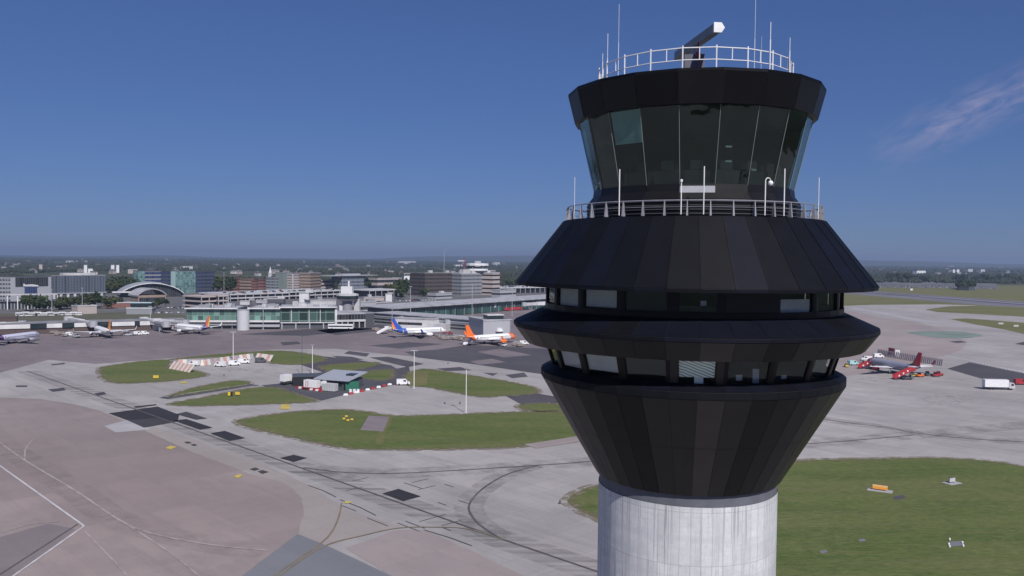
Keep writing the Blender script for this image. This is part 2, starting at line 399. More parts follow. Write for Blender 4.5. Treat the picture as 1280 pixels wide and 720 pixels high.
# roads round the hut
sheet('service_road', [(336, 484), (352, 480), (400, 466), (440, 462), (489, 457), (496, 461), (484, 468), (500, 480), (470, 486), (430, 494), (402, 501), (372, 493)], .1, M['road'])
sheet('service_road', [(374, 455.5), (398, 445), (440, 449), (490, 457), (440, 464), (405, 466)], .09, M['darkapron'])
sheet('service_road', [(487, 463), (511, 458), (514, 470), (507, 481), (484, 478)], .105, M['darkapron'])
ribbon('service_road', [(205, 498.5), (250, 491.5), (318, 481)], 6, .1, M['road'], 4)
ribbon('service_road', [(330, 483), (352, 481), (372, 478)], 6, .098, M['road'], 4)
ribbon('service_road_line', [(205, 500.5), (250, 493.5), (318, 482.5)], .5, .125, M['paint_line'], 4)
ribbon('service_road_line', [(208, 496.5), (250, 489.5), (316, 479.8)], .5, .125, M['paint_line'], 4)
sheet('service_road', [(632, 495), (670, 492), (720, 500), (720, 506), (695, 504.5), (651, 505.5)], .1, M['darkapron'])
# grass islands
GI = [
 ([(124, 461), (135, 477.5), (180, 478.5), (225, 475), (259, 469), (236, 462), (212, 459), (211, 450), (180, 451.5), (157, 454), (135, 458)], 0),
 ([(211, 450), (240, 446), (300, 441), (351, 438.5), (398, 445), (404, 451), (373, 456), (339, 454), (330, 447), (260, 447)], 0),
 ([(207, 496.5), (242, 485), (292, 476), (313, 480), (264, 488.5), (220, 495)], 0),
 ([(212, 505), (260, 496), (304, 487), (330, 484), (350, 486), (372, 494), (396, 502), (330, 505.5), (240, 507.5)], 0),
 ([(520, 463), (539, 462), (601, 471.5), (645, 479), (670, 485.6), (670, 492), (632, 495), (601, 496.5), (565, 490), (532, 484), (514, 482), (507, 470)], 0),
 ([(651, 506), (695, 505), (705, 514), (657, 513)], 0),
 ([(445, 467), (489, 462), (486, 475), (454, 473)], 0),
 ([(404, 457), (467, 453), (470, 457), (423, 466), (410, 464)], 0)]
for p, _ in GI: sheet('grass', p, .12, M['grass'], 3)
sheet('grass', [(295, 527), (309, 523), (340, 518.5), (382, 514), (439, 513), (495, 520), (539, 519), (600, 517), (651, 515), (700, 515), (745, 520), (755, 540), (718, 549), (657, 558), (601, 561), (495, 562.5), (429, 560), (382, 551), (340, 542), (309, 534)], .12, M['grass'], 4)
sheet('grass', [(710, 626), (722, 616), (760, 604), (860, 586), (1000, 576.5), (1060, 574.5), (1135, 573), (1210, 574.5), (1247, 578), (1285, 585), (1400, 612), (1600, 690), (1500, 900), (1150, 900), (960, 770), (860, 705), (780, 664), (735, 643), (718, 634)], .12, M['grass'], 4)
sheet('asphalt_patch', [(461, 520), (487, 521.5), (479, 540), (450, 538)], .14, M['farapron'])
sheet('concrete_slab', [(655, 556), (720, 546), (735, 551), (670, 561)], .135, M['pinklight'])
dry = M['grassfar']
ribbon('dry_grass_strip', [(487, 521.5), (484, 530), (476, 545), (474, 556)], 2.0, .135, dry, 4)
ribbon('dry_grass_strip', [(524, 465), (520, 474), (519, 482)], 9, .135, dry, 4)
# reddish apron lower left and neighbours
sheet('tan_apron', [(150, 517), (175, 528), (242, 550), (330, 580), (395, 612), (440, 640), (505, 659), (455, 669), (404, 684), (372, 668), (378, 645), (340, 600), (234, 565), (170, 541), (120, 520)], .06, M['tan'])
sheet('reddish_apron', [(-400, 497), (0, 497), (51, 499), (95, 506), (126, 514), (180, 538), (242, 566), (312, 592), (350, 602), (366, 611), (377, 624), (380, 640), (372, 668), (303, 720), (200, 850), (-800, 850)], .08, M['pink'])
sheet('reddish_apron', [(432, 686), (494, 663), (530, 663), (600, 694), (700, 742), (520, 742), (489, 721)], .08, M['pinklight'])
sheet('slate_apron', [(303, 720), (372, 668), (407, 682), (488, 720), (560, 756), (240, 770)], .1, M['slate'])
sheet('slate_apron', [(-200, 720), (0, 672), (60, 655), (95, 662), (18, 720), (-100, 800), (-400, 800)], .09, paving('greyer_reddish_asphalt', (.19, .165, .17), (.21, .185, .19), (.15, .13, .14), 9, .05, .4))
sheet('concrete_slab', [(130, 533), (160, 525), (190, 537), (145, 541)], .1, M['pale'])
for q, mt_ in (([(136, 517), (197, 508.6), (224, 519), (222, 527), (192, 522), (160, 526)], 'black'), ([(160, 526.3), (192, 522.3), (222, 527.3), (180, 535)], 'blackgrey'), ([(220, 518), (233, 515), (259, 523.5), (245, 525)], 'blackgrey'),
          ([(217, 526), (233, 524.3), (266, 535), (250, 537.5)], 'black'), ([(263, 542), (281, 539), (306.5, 548), (287, 551.6)], 'black'), ([(350, 573), (367, 569), (383.5, 573), (367, 578)], 'black'),
          ([(478, 617.5), (498, 611.6), (526, 621), (504, 627)], 'black'), ([(167, 508.6), (195, 505.6), (196, 506.8), (170, 510)], 'black'),
          ([(312, 587), (319, 585), (325, 587), (318, 589)], 'blackgrey'), ([(322, 590), (328, 588), (336, 590.5), (328, 593)], 'blackgrey'), ([(230, 553), (236, 552.5), (240, 554), (234, 555)], 'blackgrey'), ([(238, 556), (243, 555.5), (247, 557), (242, 558)], 'blackgrey')):
    sheet('asphalt_patch', q, .13, M[mt_])
# lines
ribbon('tyre_marks', [(34, 464), (360, 579.5), (629, 675), (746, 715), (900, 768)], 8, .138, M['rubber'], 0)
ribbon('tyre_marks', [(379, 585), (432, 591), (500, 592), (594, 587), (672, 582), (729, 578), (850, 566), (1040, 553), (1143, 544), (1300, 530)], 9, .139, M['rubber2'])
ribbon('tyre_marks', [(1000, 517), (1040, 526), (1110, 535), (1141, 541), (1209, 548.5), (1285, 553)], 8, .138, M['rubber2'])
ribbon('tyre_marks', [(672, 582.5), (635, 593), (604, 611), (586.5, 632), (594, 651), (616, 668), (629, 675)], 6, .140, M['rubber2'])
ribbon('tyre_marks', [(0, 554), (94, 614), (153, 653), (266, 682), (334, 689)], 7, .135, M['rubber3'])
for (x_, y_, w__, h__) in ((520, 425, 60, 8), (610, 436, 70, 8), (90, 428, 90, 8), (235, 422, 80, 8), (1120, 474, 90, 10), (300, 462, 80, 6), (1180, 500, 80, 16)):
    sheet('oil_stains', [(x_ - w__ / 2, y_), (x_, y_ - h__ / 2), (x_ + w__ / 2, y_), (x_, y_ + h__ / 2)], .136, M['oil'], 4)
ribbon('taxiway_centre_line', [(34, 464), (360, 579.5), (629, 675), (746, 715), (900, 768)], .45, .145, M['paint_dark'], 0)
ribbon('taxiway_curve_line', [(379, 585), (432, 591), (500, 592), (594, 587), (672, 582), (729, 578), (850, 566), (1040, 553), (1143, 544)], .4, .145, M['paint_dark'])
ribbon('taxiway_curve_line', [(1000, 517), (1040, 526), (1110, 535), (1141, 541), (1209, 548.5), (1285, 553)], .4, .145, M['paint_dark'])
ribbon('taxiway_curve_line', [(672, 582.5), (635, 593), (604, 611), (586.5, 632), (594, 651), (616, 668), (629, 675)], .45, .145, M['paint_dark'])
ribbon('ochre_guide_line', [(350, 720), (404, 684), (454, 670), (500, 660.6), (547, 659.7), (585, 662), (629, 675)], .4, .148, M['paint_ochre'])
ribbon('ochre_guide_line', [(340, 722), (398, 682), (415, 665), (424, 645), (427, 629)], .35, .148, M['paint_ochre'])
for ys in ((385, 607, 420, 622), (425, 625, 470, 645), (530, 663, 590, 683)):
    ribbon('crack_seal', [(ys[0], ys[1]), ((ys[0] + ys[2]) / 2 + 3, (ys[1] + ys[3]) / 2), (ys[2], ys[3])], .22, .147, M['paint_dark'], 0)
rnd = random.Random(3)
d1 = Vector((math.cos(JROT), math.sin(JROT), 0)); d2 = Vector((-d1.y, d1.x, 0))
for k in range(16):      # short sealed cracks beside the centre line
    p = G(380 + rnd.random() * 200, 600 + rnd.random() * 60)
    q = p + (d1 if rnd.random() < .7 else d2) * (2 + 5 * rnd.random())
    ribbon('crack_seal', None, .18, .1465, M['paint_dark'], 0, raw=[(p.x, p.y), (q.x, q.y)])
ribbon('white_boundary_line', [(-40, 555), (0, 583), (103.5, 657), (104.5, 659), (18, 720), (-60, 778)], .42, .15, M['paint_line'], 0)
ribbon('dark_guide_line', [(97, 656), (0, 719)], .3, .15, M['paint_dark'], 0)
ribbon('faint_guide_line', [(0, 554), (31, 576), (94, 614), (153, 653), (200, 670), (266, 682), (334, 689)], .5, .15, M['paint_faint'])
ribbon('faint_guide_line', [(31, 576), (32, 562), (41, 550)], .4, .149, M['paint_faint'])
ribbon('faint_guide_line', [(105, 664), (140, 700), (160, 722)], .4, .149, M['paint_faint'])
ribbon('faint_guide_line', [(153, 653), (210, 690), (250, 722)], .35, .149, M['paint_faint'])
ribbon('faint_guide_line', [(0, 667), (40, 656), (75, 653)], .3, .149, M['paint_faint'])
for a, b_ in (((206, 560), (221, 559)), ((292, 596), (304, 594))):
    sheet('yellow_marking', [(a[0], a[1] + 1), ((a[0] + b_[0]) / 2, a[1] - 2.3), (b_[0], b_[1] + .5), ((a[0] + b_[0]) / 2, a[1] + 2.3)], .16, M['paint_yellow'])
sheet('yellow_marking', [(350, 512), (352, 506), (362, 506), (362, 512)], .16, M['paint_yellow'])
for x, y in ((430, 628), (225, 478)):
    sheet('yellow_marking', [(x, y), (x + 8, y - 1), (x + 9, y + 1.3), (x + 1, y + 2)], .16, M['paint_yellow'])

# ------------------------------------------------------------------ THE TOWER
TX, TY = 10.9, 51.0
A0 = math.atan2(-TY, -TX) + R(3)
def clad(name, col, rough=.32, spec=.5):
    mt, n, l, b = newmat(name)
    f = ramp(n, l, noise(n, l, .9, None, 6, .65), .3, .7)
    l.new(mixc(n, l, f, sc(col, .8), sc(col, 1.25)), b.inputs['Base Color'])
    g = noise(n, l, 2.5, None, 5, .7, (1, 1, .25))
    l.new(mathn(n, l, 'ADD', mathn(n, l, 'MULTIPLY', g, .18), rough - .09), b.inputs['Roughness'])
    b.inputs['Specular IOR Level'].default_value = spec
    bp = n.new('ShaderNodeBump'); bp.inputs['Strength'].default_value = .06; bp.inputs['Distance'].default_value = .2
    l.new(noise(n, l, .7, None, 2), bp.inputs['Height']); l.new(bp.outputs[0], b.inputs['Normal'])
    return mt
CL = [clad('cladding_near_black', (.0036, .0034, .0042), .42, .16), clad('cladding_black', (.0045, .0042, .0055), .42, .22), clad('cladding_dark_brown', (.0078, .0072, .008), .42, .27), clad('cladding_brown_grey', (.017, .015, .015), .42, .36), M['black_'],
      clad('roof_cladding_navy', (.0052, .0062, .012), .55, .12), clad('roof_cladding_black', (.005, .0056, .0088), .55, .1), clad('roof_cladding_brown', (.0054, .0057, .008), .55, .12)]
tower = thing('control_tower', 'tall airport control tower with white concrete shaft and black faceted metal head', 'control tower', (TX, TY, 0), A0); tower.scale = (.98, .98, 1)

# shaft
mt, n, l, b = newmat('slipformed_concrete')
tc = n.new('ShaderNodeTexCoord').outputs['Object']
s = n.new('ShaderNodeSeparateXYZ'); l.new(tc, s.inputs[0])
ang = mathn(n, l, 'ARCTAN2', s.outputs[1], s.outputs[0])
cx = n.new('ShaderNodeCombineXYZ'); l.new(mathn(n, l, 'MULTIPLY', ang, 5.5), cx.inputs[0]); l.new(s.outputs[2], cx.inputs[1])
uv = cx.outputs[0]
c = mixc(n, l, ramp(n, l, noise(n, l, .5, uv, 6, .6), .3, .7), (.47, .48, .495), (.58, .585, .595))
v1 = ramp(n, l, noise(n, l, 2.2, uv, 5, .7, (1, .06, 1)), .5, .68)
c = mixc(n, l, mathn(n, l, 'MULTIPLY', v1, .6), c, (.36, .37, .39))
v2 = ramp(n, l, noise(n, l, 6, uv, 3, .6, (1, .02, 1)), .57, .66)
c = mixc(n, l, mathn(n, l, 'MULTIPLY', v2, .8), c, (.24, .25, .27))
mo = ramp(n, l, noise(n, l, 3.2, uv, 7, .75, (1, .8, 1)), .48, .66)
c = mixc(n, l, mathn(n, l, 'MULTIPLY', mo, .4), c, (.34, .35, .37))
h1 = ramp(n, l, noise(n, l, .8, uv, 6, .75, (.12, 1.8, 1)), .48, .62)
c = mixc(n, l, mathn(n, l, 'MULTIPLY', h1, .6), c, (.42, .43, .45))
br = n.new('ShaderNodeTexBrick'); br.offset = 0; br.inputs['Scale'].default_value = 1; br.inputs['Brick Width'].default_value = .62; br.inputs['Row Height'].default_value = 3.0
br.inputs['Mortar Size'].default_value = .015; br.inputs['Color1'].default_value = (.94, .94, .94, 1); br.inputs['Color2'].default_value = (1.08, 1.08, 1.08, 1); br.inputs['Mortar'].default_value = (.68, .68, .7, 1)
l.new(uv, br.inputs['Vector']); c = mixc(n, l, 1, c, br.outputs['Color'], 'MULTIPLY')
l.new(c, b.inputs['Base Color']); b.inputs['Roughness'].default_value = .85
bp = n.new('ShaderNodeBump'); bp.inputs['Strength'].default_value = .25; bp.inputs['Distance'].default_value = .05
l.new(noise(n, l, 3, uv, 4, .6, (1, .1, 1)), bp.inputs['Height']); l.new(bp.outputs[0], b.inputs['Normal'])
q = MB().lathe([(5.5, 0), (5.5, 36.3)], 96)
q.build('shaft', mt, tower, smooth=True)
MB().lathe([(5.46, 36.2), (5.46, 37.2)], 96).build('cone_shade_band', plain('painted_cone_shade', (.10, .106, .128), .8, .15, 1.2), tower, smooth=True)  # grey-blue band: shade under the cone put into its colour

def panels(name, prof, n, a0, mats_of, gap=.010, hj=None, lift=.03):
    """faceted cladding: black backing and one metal sheet per facet with open joints"""
    q = MB(); q.lathe(prof, n, a0, 4)
    rr = random.Random(sum(map(ord, name)))
    for k in range(n):
        t0 = a0 + 2 * math.pi * k / n; t1 = a0 + 2 * math.pi * (k + 1) / n; tm = (t0 + t1) / 2
        for j in range(len(prof) - 1):
            (ra, za), (rb, zb) = prof[j], prof[j + 1]
            mi = mats_of(k, j, rr)
            A = Vector((ra * math.cos(t0), ra * math.sin(t0), za)); B = Vector((ra * math.cos(t1), ra * math.sin(t1), za))
            C_ = Vector((rb * math.cos(t1), rb * math.sin(t1), zb)); D_ = Vector((rb * math.cos(t0), rb * math.sin(t0), zb))
            nn = (B - A).cross(D_ - A).normalized()
            if nn.dot(Vector((math.cos(tm), math.sin(tm), 0))) < -.05 or (abs(nn.x * math.cos(tm) + nn.y * math.sin(tm)) < .05 and False): nn = -nn
            e = (B - A).normalized() * gap; f_ = (D_ - A).normalized() * gap
            qd = [A + e + f_, B - e + f_, C_ - e - f_, D_ + e - f_]
            qd = [p + nn * lift for p in qd]
            q.add(qd, [(0, 1, 2, 3)], mi)
    return q.build(name, CL, tower)
a40 = 0.0; a20 = R(9)
# lower cone
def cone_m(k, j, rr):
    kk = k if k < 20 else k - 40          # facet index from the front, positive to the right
    t = {0: 3, 1: 2, -1: 2, -2: 2, 2: 0, 3: 0, 4: 0, 5: 1, 6: 2, 7: 1, -3: 0, -4: 0, -5: 0, -6: 1, -7: 0, -8: 2, -9: 2, 8: 0, 9: 2}  # facet tones imitate ground reflections, with the sheen painted at the front
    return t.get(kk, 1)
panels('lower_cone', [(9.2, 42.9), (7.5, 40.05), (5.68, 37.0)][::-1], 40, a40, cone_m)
MB().lathe([(5.68, 37.0), (5.4, 37.0)], 40, a40).build('cone_soffit', CL[1], tower)
panels('lower_ledge', [(9.22, 42.9), (9.22, 43.28), (8.55, 43.6)], 40, a40, lambda k, j, r: 7 if j == 0 else r.choice((5, 6)))
MB().lathe([(9.0, 44.9), (10.2, 45.0)], 40, a40).build('ring_soffit', CL[1], tower)
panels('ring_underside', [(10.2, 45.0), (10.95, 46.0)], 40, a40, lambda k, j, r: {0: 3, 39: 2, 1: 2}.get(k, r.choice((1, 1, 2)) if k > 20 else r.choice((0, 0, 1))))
panels('ring_top', [(10.97, 46.0), (10.97, 46.2), (9.2, 46.97)], 40, a40, lambda k, j, r: r.choice((5, 6, 7)))
MB().lathe([(9.2, 46.97), (9.03, 47.0), (9.03, 47.35)], 40, a40).build('window_sill', CL[0], tower)
MB().lathe([(8.9, 48.42), (10.75, 48.42)], 40, a40).build('skirt_soffit', CL[0], tower)
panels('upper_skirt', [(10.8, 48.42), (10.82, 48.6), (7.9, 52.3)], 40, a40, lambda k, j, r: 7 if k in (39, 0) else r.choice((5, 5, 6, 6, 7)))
MB().lathe([(7.9, 52.33), (6.4, 52.36)], 40, a40).build('gallery_deck', CL[1], tower)
# seams on the skirt
q = MB()
for k in range(40):
    t = a40 + 2 * math.pi * k / 40
    q.bar((7.95 * math.cos(t), 7.95 * math.sin(t), 52.3), (10.87 * math.cos(t), 10.87 * math.sin(t), 48.6), .028, n=4)
q.build('standing_seam', CL[1], tower)
panels('lower_drum', [(6.45, 52.3), (6.45, 53.3), (6.1, 53.75), (6.05, 54.15)], 20, a20, lambda k, j, r: 0 if j == 0 else 2)
q = MB()
for z in (52.5, 52.72, 52.94, 53.16): q.lathe([(6.46, z), (6.53, z + .01), (6.53, z + .05), (6.46, z + .06)], 20, a20)
q.build('louvre', plain('louvre_metal', (.06, .06, .07), .4, .1), tower)
q = MB().box(6.0, 6.13, -.95, .95, 53.66, 54.02); q.build('vent_panel', M['lightgrey'], tower)
panels('roof_cornice', [(7.3, 58.25), (7.72, 59.85), (7.72, 60.0)], 20, a20, lambda k, j, r: r.choice((0, 0, 1)))
MB().lathe([(7.3, 58.25), (6.7, 58.2)], 20, a20).build('cornice_soffit', CL[0], tower)
MB().lathe([(7.72, 60.02), (7.3, 60.1)], 20, a20, caps=(False, True)).build('roof_deck', CL[1], tower)

# glass
def tglass(name, tint, gloss=1.0):
    mt = bpy.data.materials.new(name); mt.use_nodes = True; n = mt.node_tree.nodes; l = mt.node_tree.links; n.clear()
    out = n.new('ShaderNodeOutputMaterial'); tr = n.new('ShaderNodeBsdfTransparent'); gl = n.new('ShaderNodeBsdfGlossy'); mx = n.new('ShaderNodeMixShader'); fr = n.new('ShaderNodeLayerWeight')
    fr.inputs['Blend'].default_value = .5; tr.inputs[0].default_value = tint + (1,); gl.inputs[0].default_value = (.85, .95, .93, 1); gl.inputs['Roughness'].default_value = .015
    bp = n.new('ShaderNodeBump'); bp.inputs['Strength'].default_value = .03; bp.inputs['Distance'].default_value = .3
    l.new(noise(n, l, .8, None, 2), bp.inputs['Height']); l.new(bp.outputs[0], gl.inputs['Normal'])
    l.new(mathn(n, l, 'MULTIPLY', mathn(n, l, 'MULTIPLY_ADD', mathn(n, l, 'POWER', fr.outputs['Facing'], 5.0), .95, .045), gloss), mx.inputs[0]); l.new(tr.outputs[0], mx.inputs[1]); l.new(gl.outputs[0], mx.inputs[2]); l.new(mx.outputs[0], out.inputs[0]); return mt
GLC = tglass('cab_glass', (.62, .70, .685), .8); GLM = tglass('storey_glass', (.95, .97, .96), .6)
BLD = plain('dark_roller_blind', (.007, .009, .011), .8, .2)
BLT = plain('teal_roller_blind', (.5, .72, .7), .7, .08)
BLG = plain('grey_roller_blind', (.46, .46, .5), .8, .1)
mt, n, l, b = newmat('slatted_blind')
w = n.new('ShaderNodeTexWave'); w.wave_type = 'BANDS'; w.bands_direction = 'Z'; w.inputs['Scale'].default_value = 2.2; w.inputs['Distortion'].default_value = 3.0; w.inputs['Detail'].default_value = 1; w.inputs['Detail Scale'].default_value = .7
tc = n.new('ShaderNodeTexCoord').outputs['Object']; mp = n.new('ShaderNodeMapping'); mp.inputs['Rotation'].default_value = (.35, 0, 0); l.new(tc, mp.inputs[0]); l.new(mp.outputs[0], w.inputs['Vector'])
l.new(mixc(n, l, ramp(n, l, w.outputs['Fac'], .1, .4), (.15, .25, .25), (.9, .93, .92)), b.inputs['Base Color']); BLS = mt

def bayquad(r0_, z0, r1_, z1, k, half, off=0.0, zc0=0, zc1=1):
    """quad across bay k on a slanted wall, from fraction zc0 to zc1 of its height"""
    tm = 2 * math.pi * k / 20
    def pt(zf, sgn):
        r_ = r0_ + (r1_ - r0_) * zf; z_ = z0 + (z1 - z0) * zf
        ap = r_ * math.cos(R(9)) + off
        w_ = r_ * math.sin(R(9)) * half * sgn
        return (ap * math.cos(tm) - w_ * math.sin(tm), ap * math.sin(tm) + w_ * math.cos(tm), z_)
    return [pt(zc0, -1), pt(zc0, 1), pt(zc1, 1), pt(zc1, -1)]
def slab(q, quad, th=.05, mi=0):
    A, B, C_, D_ = map(Vector, quad); nn = (B - A).cross(D_ - A).normalized() * th
    vs = [A, B, C_, D_, A - nn, B - nn, C_ - nn, D_ - nn]
    q.add(vs, [(0, 1, 2, 3), (7, 6, 5, 4), (0, 4, 5, 1), (1, 5, 6, 2), (2, 6, 7, 3), (3, 7, 4, 0)], mi)
for k in range(20):
    kk = k if k < 10 else k - 20
    # cab panes
    q = MB(); slab(q, bayquad(6.05, 54.15, 7.05, 58.25, k, .985, 0, 0, 1), .04); win = q.build('window', GLC, tower)
    if abs(kk) >= 6:
        q = MB(); slab(q, bayquad(6.05, 54.15, 7.05, 58.25, k, .97, -.18, .02, .99), .02); q.build('blind_or_reflection', BLD, win)
    if kk == -2:
        q = MB(); slab(q, bayquad(6.05, 54.15, 7.05, 58.25, k, .93, -.1, .56, .99), .02); q.build('blind_or_reflection', BLT, win)
    if kk == -3:
        q = MB(); slab(q, bayquad(6.05, 54.15, 7.05, 58.25, k, .93, -.1, .02, .98), .02); q.build('blind_or_reflection', plain('taupe_ground_reflection', (.09, .08, .075), .8, .25, .8), win)  # taupe sheet paints the ground reflected in this pane
q = MB()
for k in range(20):
    t = R(9) + 2 * math.pi * k / 20
    q.bar((6.07 * math.cos(t), 6.07 * math.sin(t), 54.1), (7.07 * math.cos(t), 7.07 * math.sin(t), 58.3), .02, n=4)
q.build('mullion', plain('silver_mullion', (.16, .18, .18), .4, .1), tower)
# storey 1 and 2 : piers, solid bays, windows
st1 = (9.0, 47.3, 9.0, 48.45); st2 = (8.57, 43.58, 9.0, 44.92)
solid1 = {1, -1 - 20, 5, 7, 9, -6, -8, 10}
for lev, (ra, za, rb, zb) in enumerate((st1, st2)):
    q = MB()
    for k in range(20):
        kk = k if k <= 10 else k - 20
        issolid = kk in ({1, 5, 8, 10, -6, -8} if lev == 0 else {6, 8, 10, -5, -7})
        if issolid:
            pq = MB(); slab(pq, bayquad(ra, za, rb, zb, k, 1.0, .0), .15, 2); pq.build('wall_panel', CL, tower); continue
        half = .84 if kk not in (0,) else (.72 if lev == 0 else .72)
        # piers each side
        for s_ in (-1, 1):
            full = bayquad(ra, za, rb, zb, k, 1.0, 0); inn = bayquad(ra, za, rb, zb, k, half, 0)
            if s_ < 0: qd = [full[0], inn[0], inn[3], full[3]]
            else: qd = [inn[1], full[1], full[2], inn[2]]
            pq = MB(); slab(pq, qd, .2, 3 if (lev == 1 and kk in (0,)) else 1); pq.build('wall_pier', CL, tower)
        wn = MB(); slab(wn, bayquad(ra, za, rb, zb, k, half - .01, -.1), .03); win = wn.build('window', GLM, tower)
        fm = MB()
        fa = bayquad(ra, za, rb, zb, k, half - .01, -.06)
        for i in range(4): fm.bar(fa[i], fa[(i + 1) % 4], .035, n=4)
        fm.build('frame', CL[1], win)
        bl = None
        if lev == 0: bl = {-2: (BLG, .1, 1), -3: (BLG, .05, 1), 2: (BLG, 0, .62), -1: (BLD, 0, 1), 0: (BLD, .0, .3)}.get(kk)
        else: bl = {0: (BLS, .28, 1), -2: (BLG, .25, 1), -3: (BLG, .2, 1), -1: (BLD, .3, 1)}.get(kk)
        if bl is None and abs(kk) > 5: bl = (BLD, 0, 1)
        if bl:
            bq = MB(); slab(bq, bayquad(ra, za, rb, zb, k, half - .05, -.2, bl[1], bl[2]), .02); bq.build('blind_or_reflection', bl[0], win)
# interior: floors, core, consoles
INT = plain('interior_dark', (.025, .027, .028), .8, .2)
q = MB()
q.lathe([(8.4, 43.45), (8.4, 43.5)], 40, 0, caps=(True, True)); q.lathe([(8.9, 47.2), (8.9, 47.28)], 40, 0, caps=(True, True)); q.lathe([(8.9, 45.0), (8.9, 45.06)], 40, 0, caps=(True, True))
q.lathe([(8.8, 48.55), (8.8, 48.6)], 40, 0, caps=(True, True)); q.lathe([(5.95, 54.1), (5.95, 54.14)], 20, a20, caps=(True, True)); q.lathe([(6.8, 58.3), (6.8, 58.34)], 20, a20, caps=(True, True))
q.build('floor_slab', INT, tower)
MB().lathe([(4.2, 37), (4.2, 54.0)], 24).build('core_wall', INT, tower)
q = MB()
for k in range(20):
    t = 2 * math.pi * k / 20; ca, sa = math.cos(t), math.sin(t)
    q.box(4.7, 5.5, -.7, .7, 54.15, 54.95, rz=t, c=(0, 0)); q.box(5.2, 5.3, -.35, .35, 55.0, 55.5, rz=t, c=(0, 0))
q.build('control_desk', INT, tower)
q = MB()
for k in (1, 2, -1, 18, 3):
    t = 2 * math.pi * (k + .3) / 20; q.box(4.2, 4.6, -.22, .22, 54.6, 55.5, rz=t, c=(0, 0)); q.lathe([(.0, 0)], 3)
q.build('office_chair', BLD, tower)
q = MB()
for k, zc in ((1, 55.4), (1, 56.2), (2, 55.0)):
    t = 2 * math.pi * (k + .05) / 20; q.box(5.32, 5.36, -.18, .18, zc, zc + .1, rz=t, c=(0, 0))
q.build('monitor', M['lightgrey'], tower)
q = MB(); q.box(8.3, 8.34, -.12, .35, 43.62, 43.95); q.box(8.1, 8.2, .15, .45, 47.65, 47.9); q.build('paper_sheet', M['white'], tower)
q = MB()
for k, a_, z_, hh in ((1, -.2, 43.75, .3), (1, .75, 43.6, .75), (2, .1, 43.75, .2)):
    t = 2 * math.pi * k / 20; q.box(7.9, 8.0, a_ - .2, a_ + .15, z_, z_ + hh, rz=t, c=(0, 0))
q.build('window_clutter', BLG, tower)

# roof railing
RW = plain('white_railing', (.72, .72, .74), .4, .06)
def ring(q, r, z, th, n=20, a0=a20):
    for k in range(n):
        t0 = a0 + 2 * math.pi * k / n; t1 = a0 + 2 * math.pi * (k + 1) / n
        q.bar((r * math.cos(t0), r * math.sin(t0), z), (r * math.cos(t1), r * math.sin(t1), z), th, n=6)
q = MB(); ring(q, 5.85, 61.5, .035); ring(q, 5.85, 60.85, .03)
for k in range(20):
    t = a20 + 2 * math.pi * k / 20; c_, s_ = 5.85 * math.cos(t), 5.85 * math.sin(t)
    q.bar((c_, s_, 60.05), (c_, s_, 61.62), .04)
    t2 = t + math.pi / 20; rr2 = 5.85 * math.cos(math.pi / 20); q.bar((rr2 * math.cos(t2), rr2 * math.sin(t2), 60.85), (rr2 * math.cos(t2), rr2 * math.sin(t2), 61.5), .03)
q.build('roof_railing', RW, tower)
# gallery railing with raked brackets
q = MB(); ring(q, 7.7, 53.15, .035, 40, a40)
q.build('gallery_rail', plain('steel_railing', (.36, .36, .39), .35, .1, metal=.5), tower)
q = MB(); ring(q, 7.74, 52.8, .012, 40, a40)
for k in range(40):
    t = a40 + R(4.5) + 2 * math.pi * k / 40; ca, sa = math.cos(t), math.sin(t)
    tx, ty = -sa * .05, ca * .05
    q.add([(7.56 * ca + tx, 7.56 * sa + ty, 52.34), (7.56 * ca - tx, 7.56 * sa - ty, 52.34), (7.82 * ca - tx, 7.82 * sa - ty, 52.34), (7.82 * ca + tx, 7.82 * sa + ty, 52.34),
           (7.66 * ca + tx * .4, 7.66 * sa + ty * .4, 53.14), (7.66 * ca - tx * .4, 7.66 * sa - ty * .4, 53.14), (7.74 * ca - tx * .4, 7.74 * sa - ty * .4, 53.14), (7.74 * ca + tx * .4, 7.74 * sa + ty * .4, 53.14)],
          [(0, 1, 2, 3), (4, 5, 6, 7), (0, 1, 5, 4), (1, 2, 6, 5), (2, 3, 7, 6), (3, 0, 4, 7)])
q.build('railing_bracket', plain('grey_bracket', (.24, .24, .27), .45, .1), tower)
# whip antennas : pixel x, near/far side, bottom z, top z, radius of circle they stand on
inv = Matrix.Rotation(-A0, 3, 'Z')
def onring(px, zmid, r, front=True):
    """point on a ring of radius r at height zmid seen in image column px"""
    best = None
    for k in range(1440):
        t = 2 * math.pi * k / 1440; p = Vector((TX + r * math.cos(t), TY + r * math.sin(t), zmid)) - Vector((0, 0, CAMZ))
        x = 640 + F * p.dot(cr) / p.dot(fw); nf = (TY + r * math.sin(t)) < TY - .2
        if nf != front: continue
        if best is None or abs(x - px) < best[0]: best = (abs(x - px), t)
    t = best[1] - A0; return (r * math.cos(t), r * math.sin(t))
def topz(px, py, r, front):
    x, y = onring(px, 56, r, front); p = Matrix.Rotation(A0, 3, 'Z') @ Vector((x, y, 0)); dpt = TY + p.y
    hy = 323 + (px - 640) * math.tan(ROLL); return CAMZ + (hy - py) * dpt / F
for px, py, r, fr, th in ((772, 212, 7.72, True, .03), (880, 208, 7.72, True, .03), (983, 211, 7.72, True, .03), (1027, 222, 7.75, True, .02), (715, 222, 7.75, True, .015)):
    x, y = onring(px, 53.5, r, fr); z1 = topz(px, py, r, fr)
    MB().bar((x, y, 52.4), (x, y, z1), th).build('whip_antenna', RW, tower)
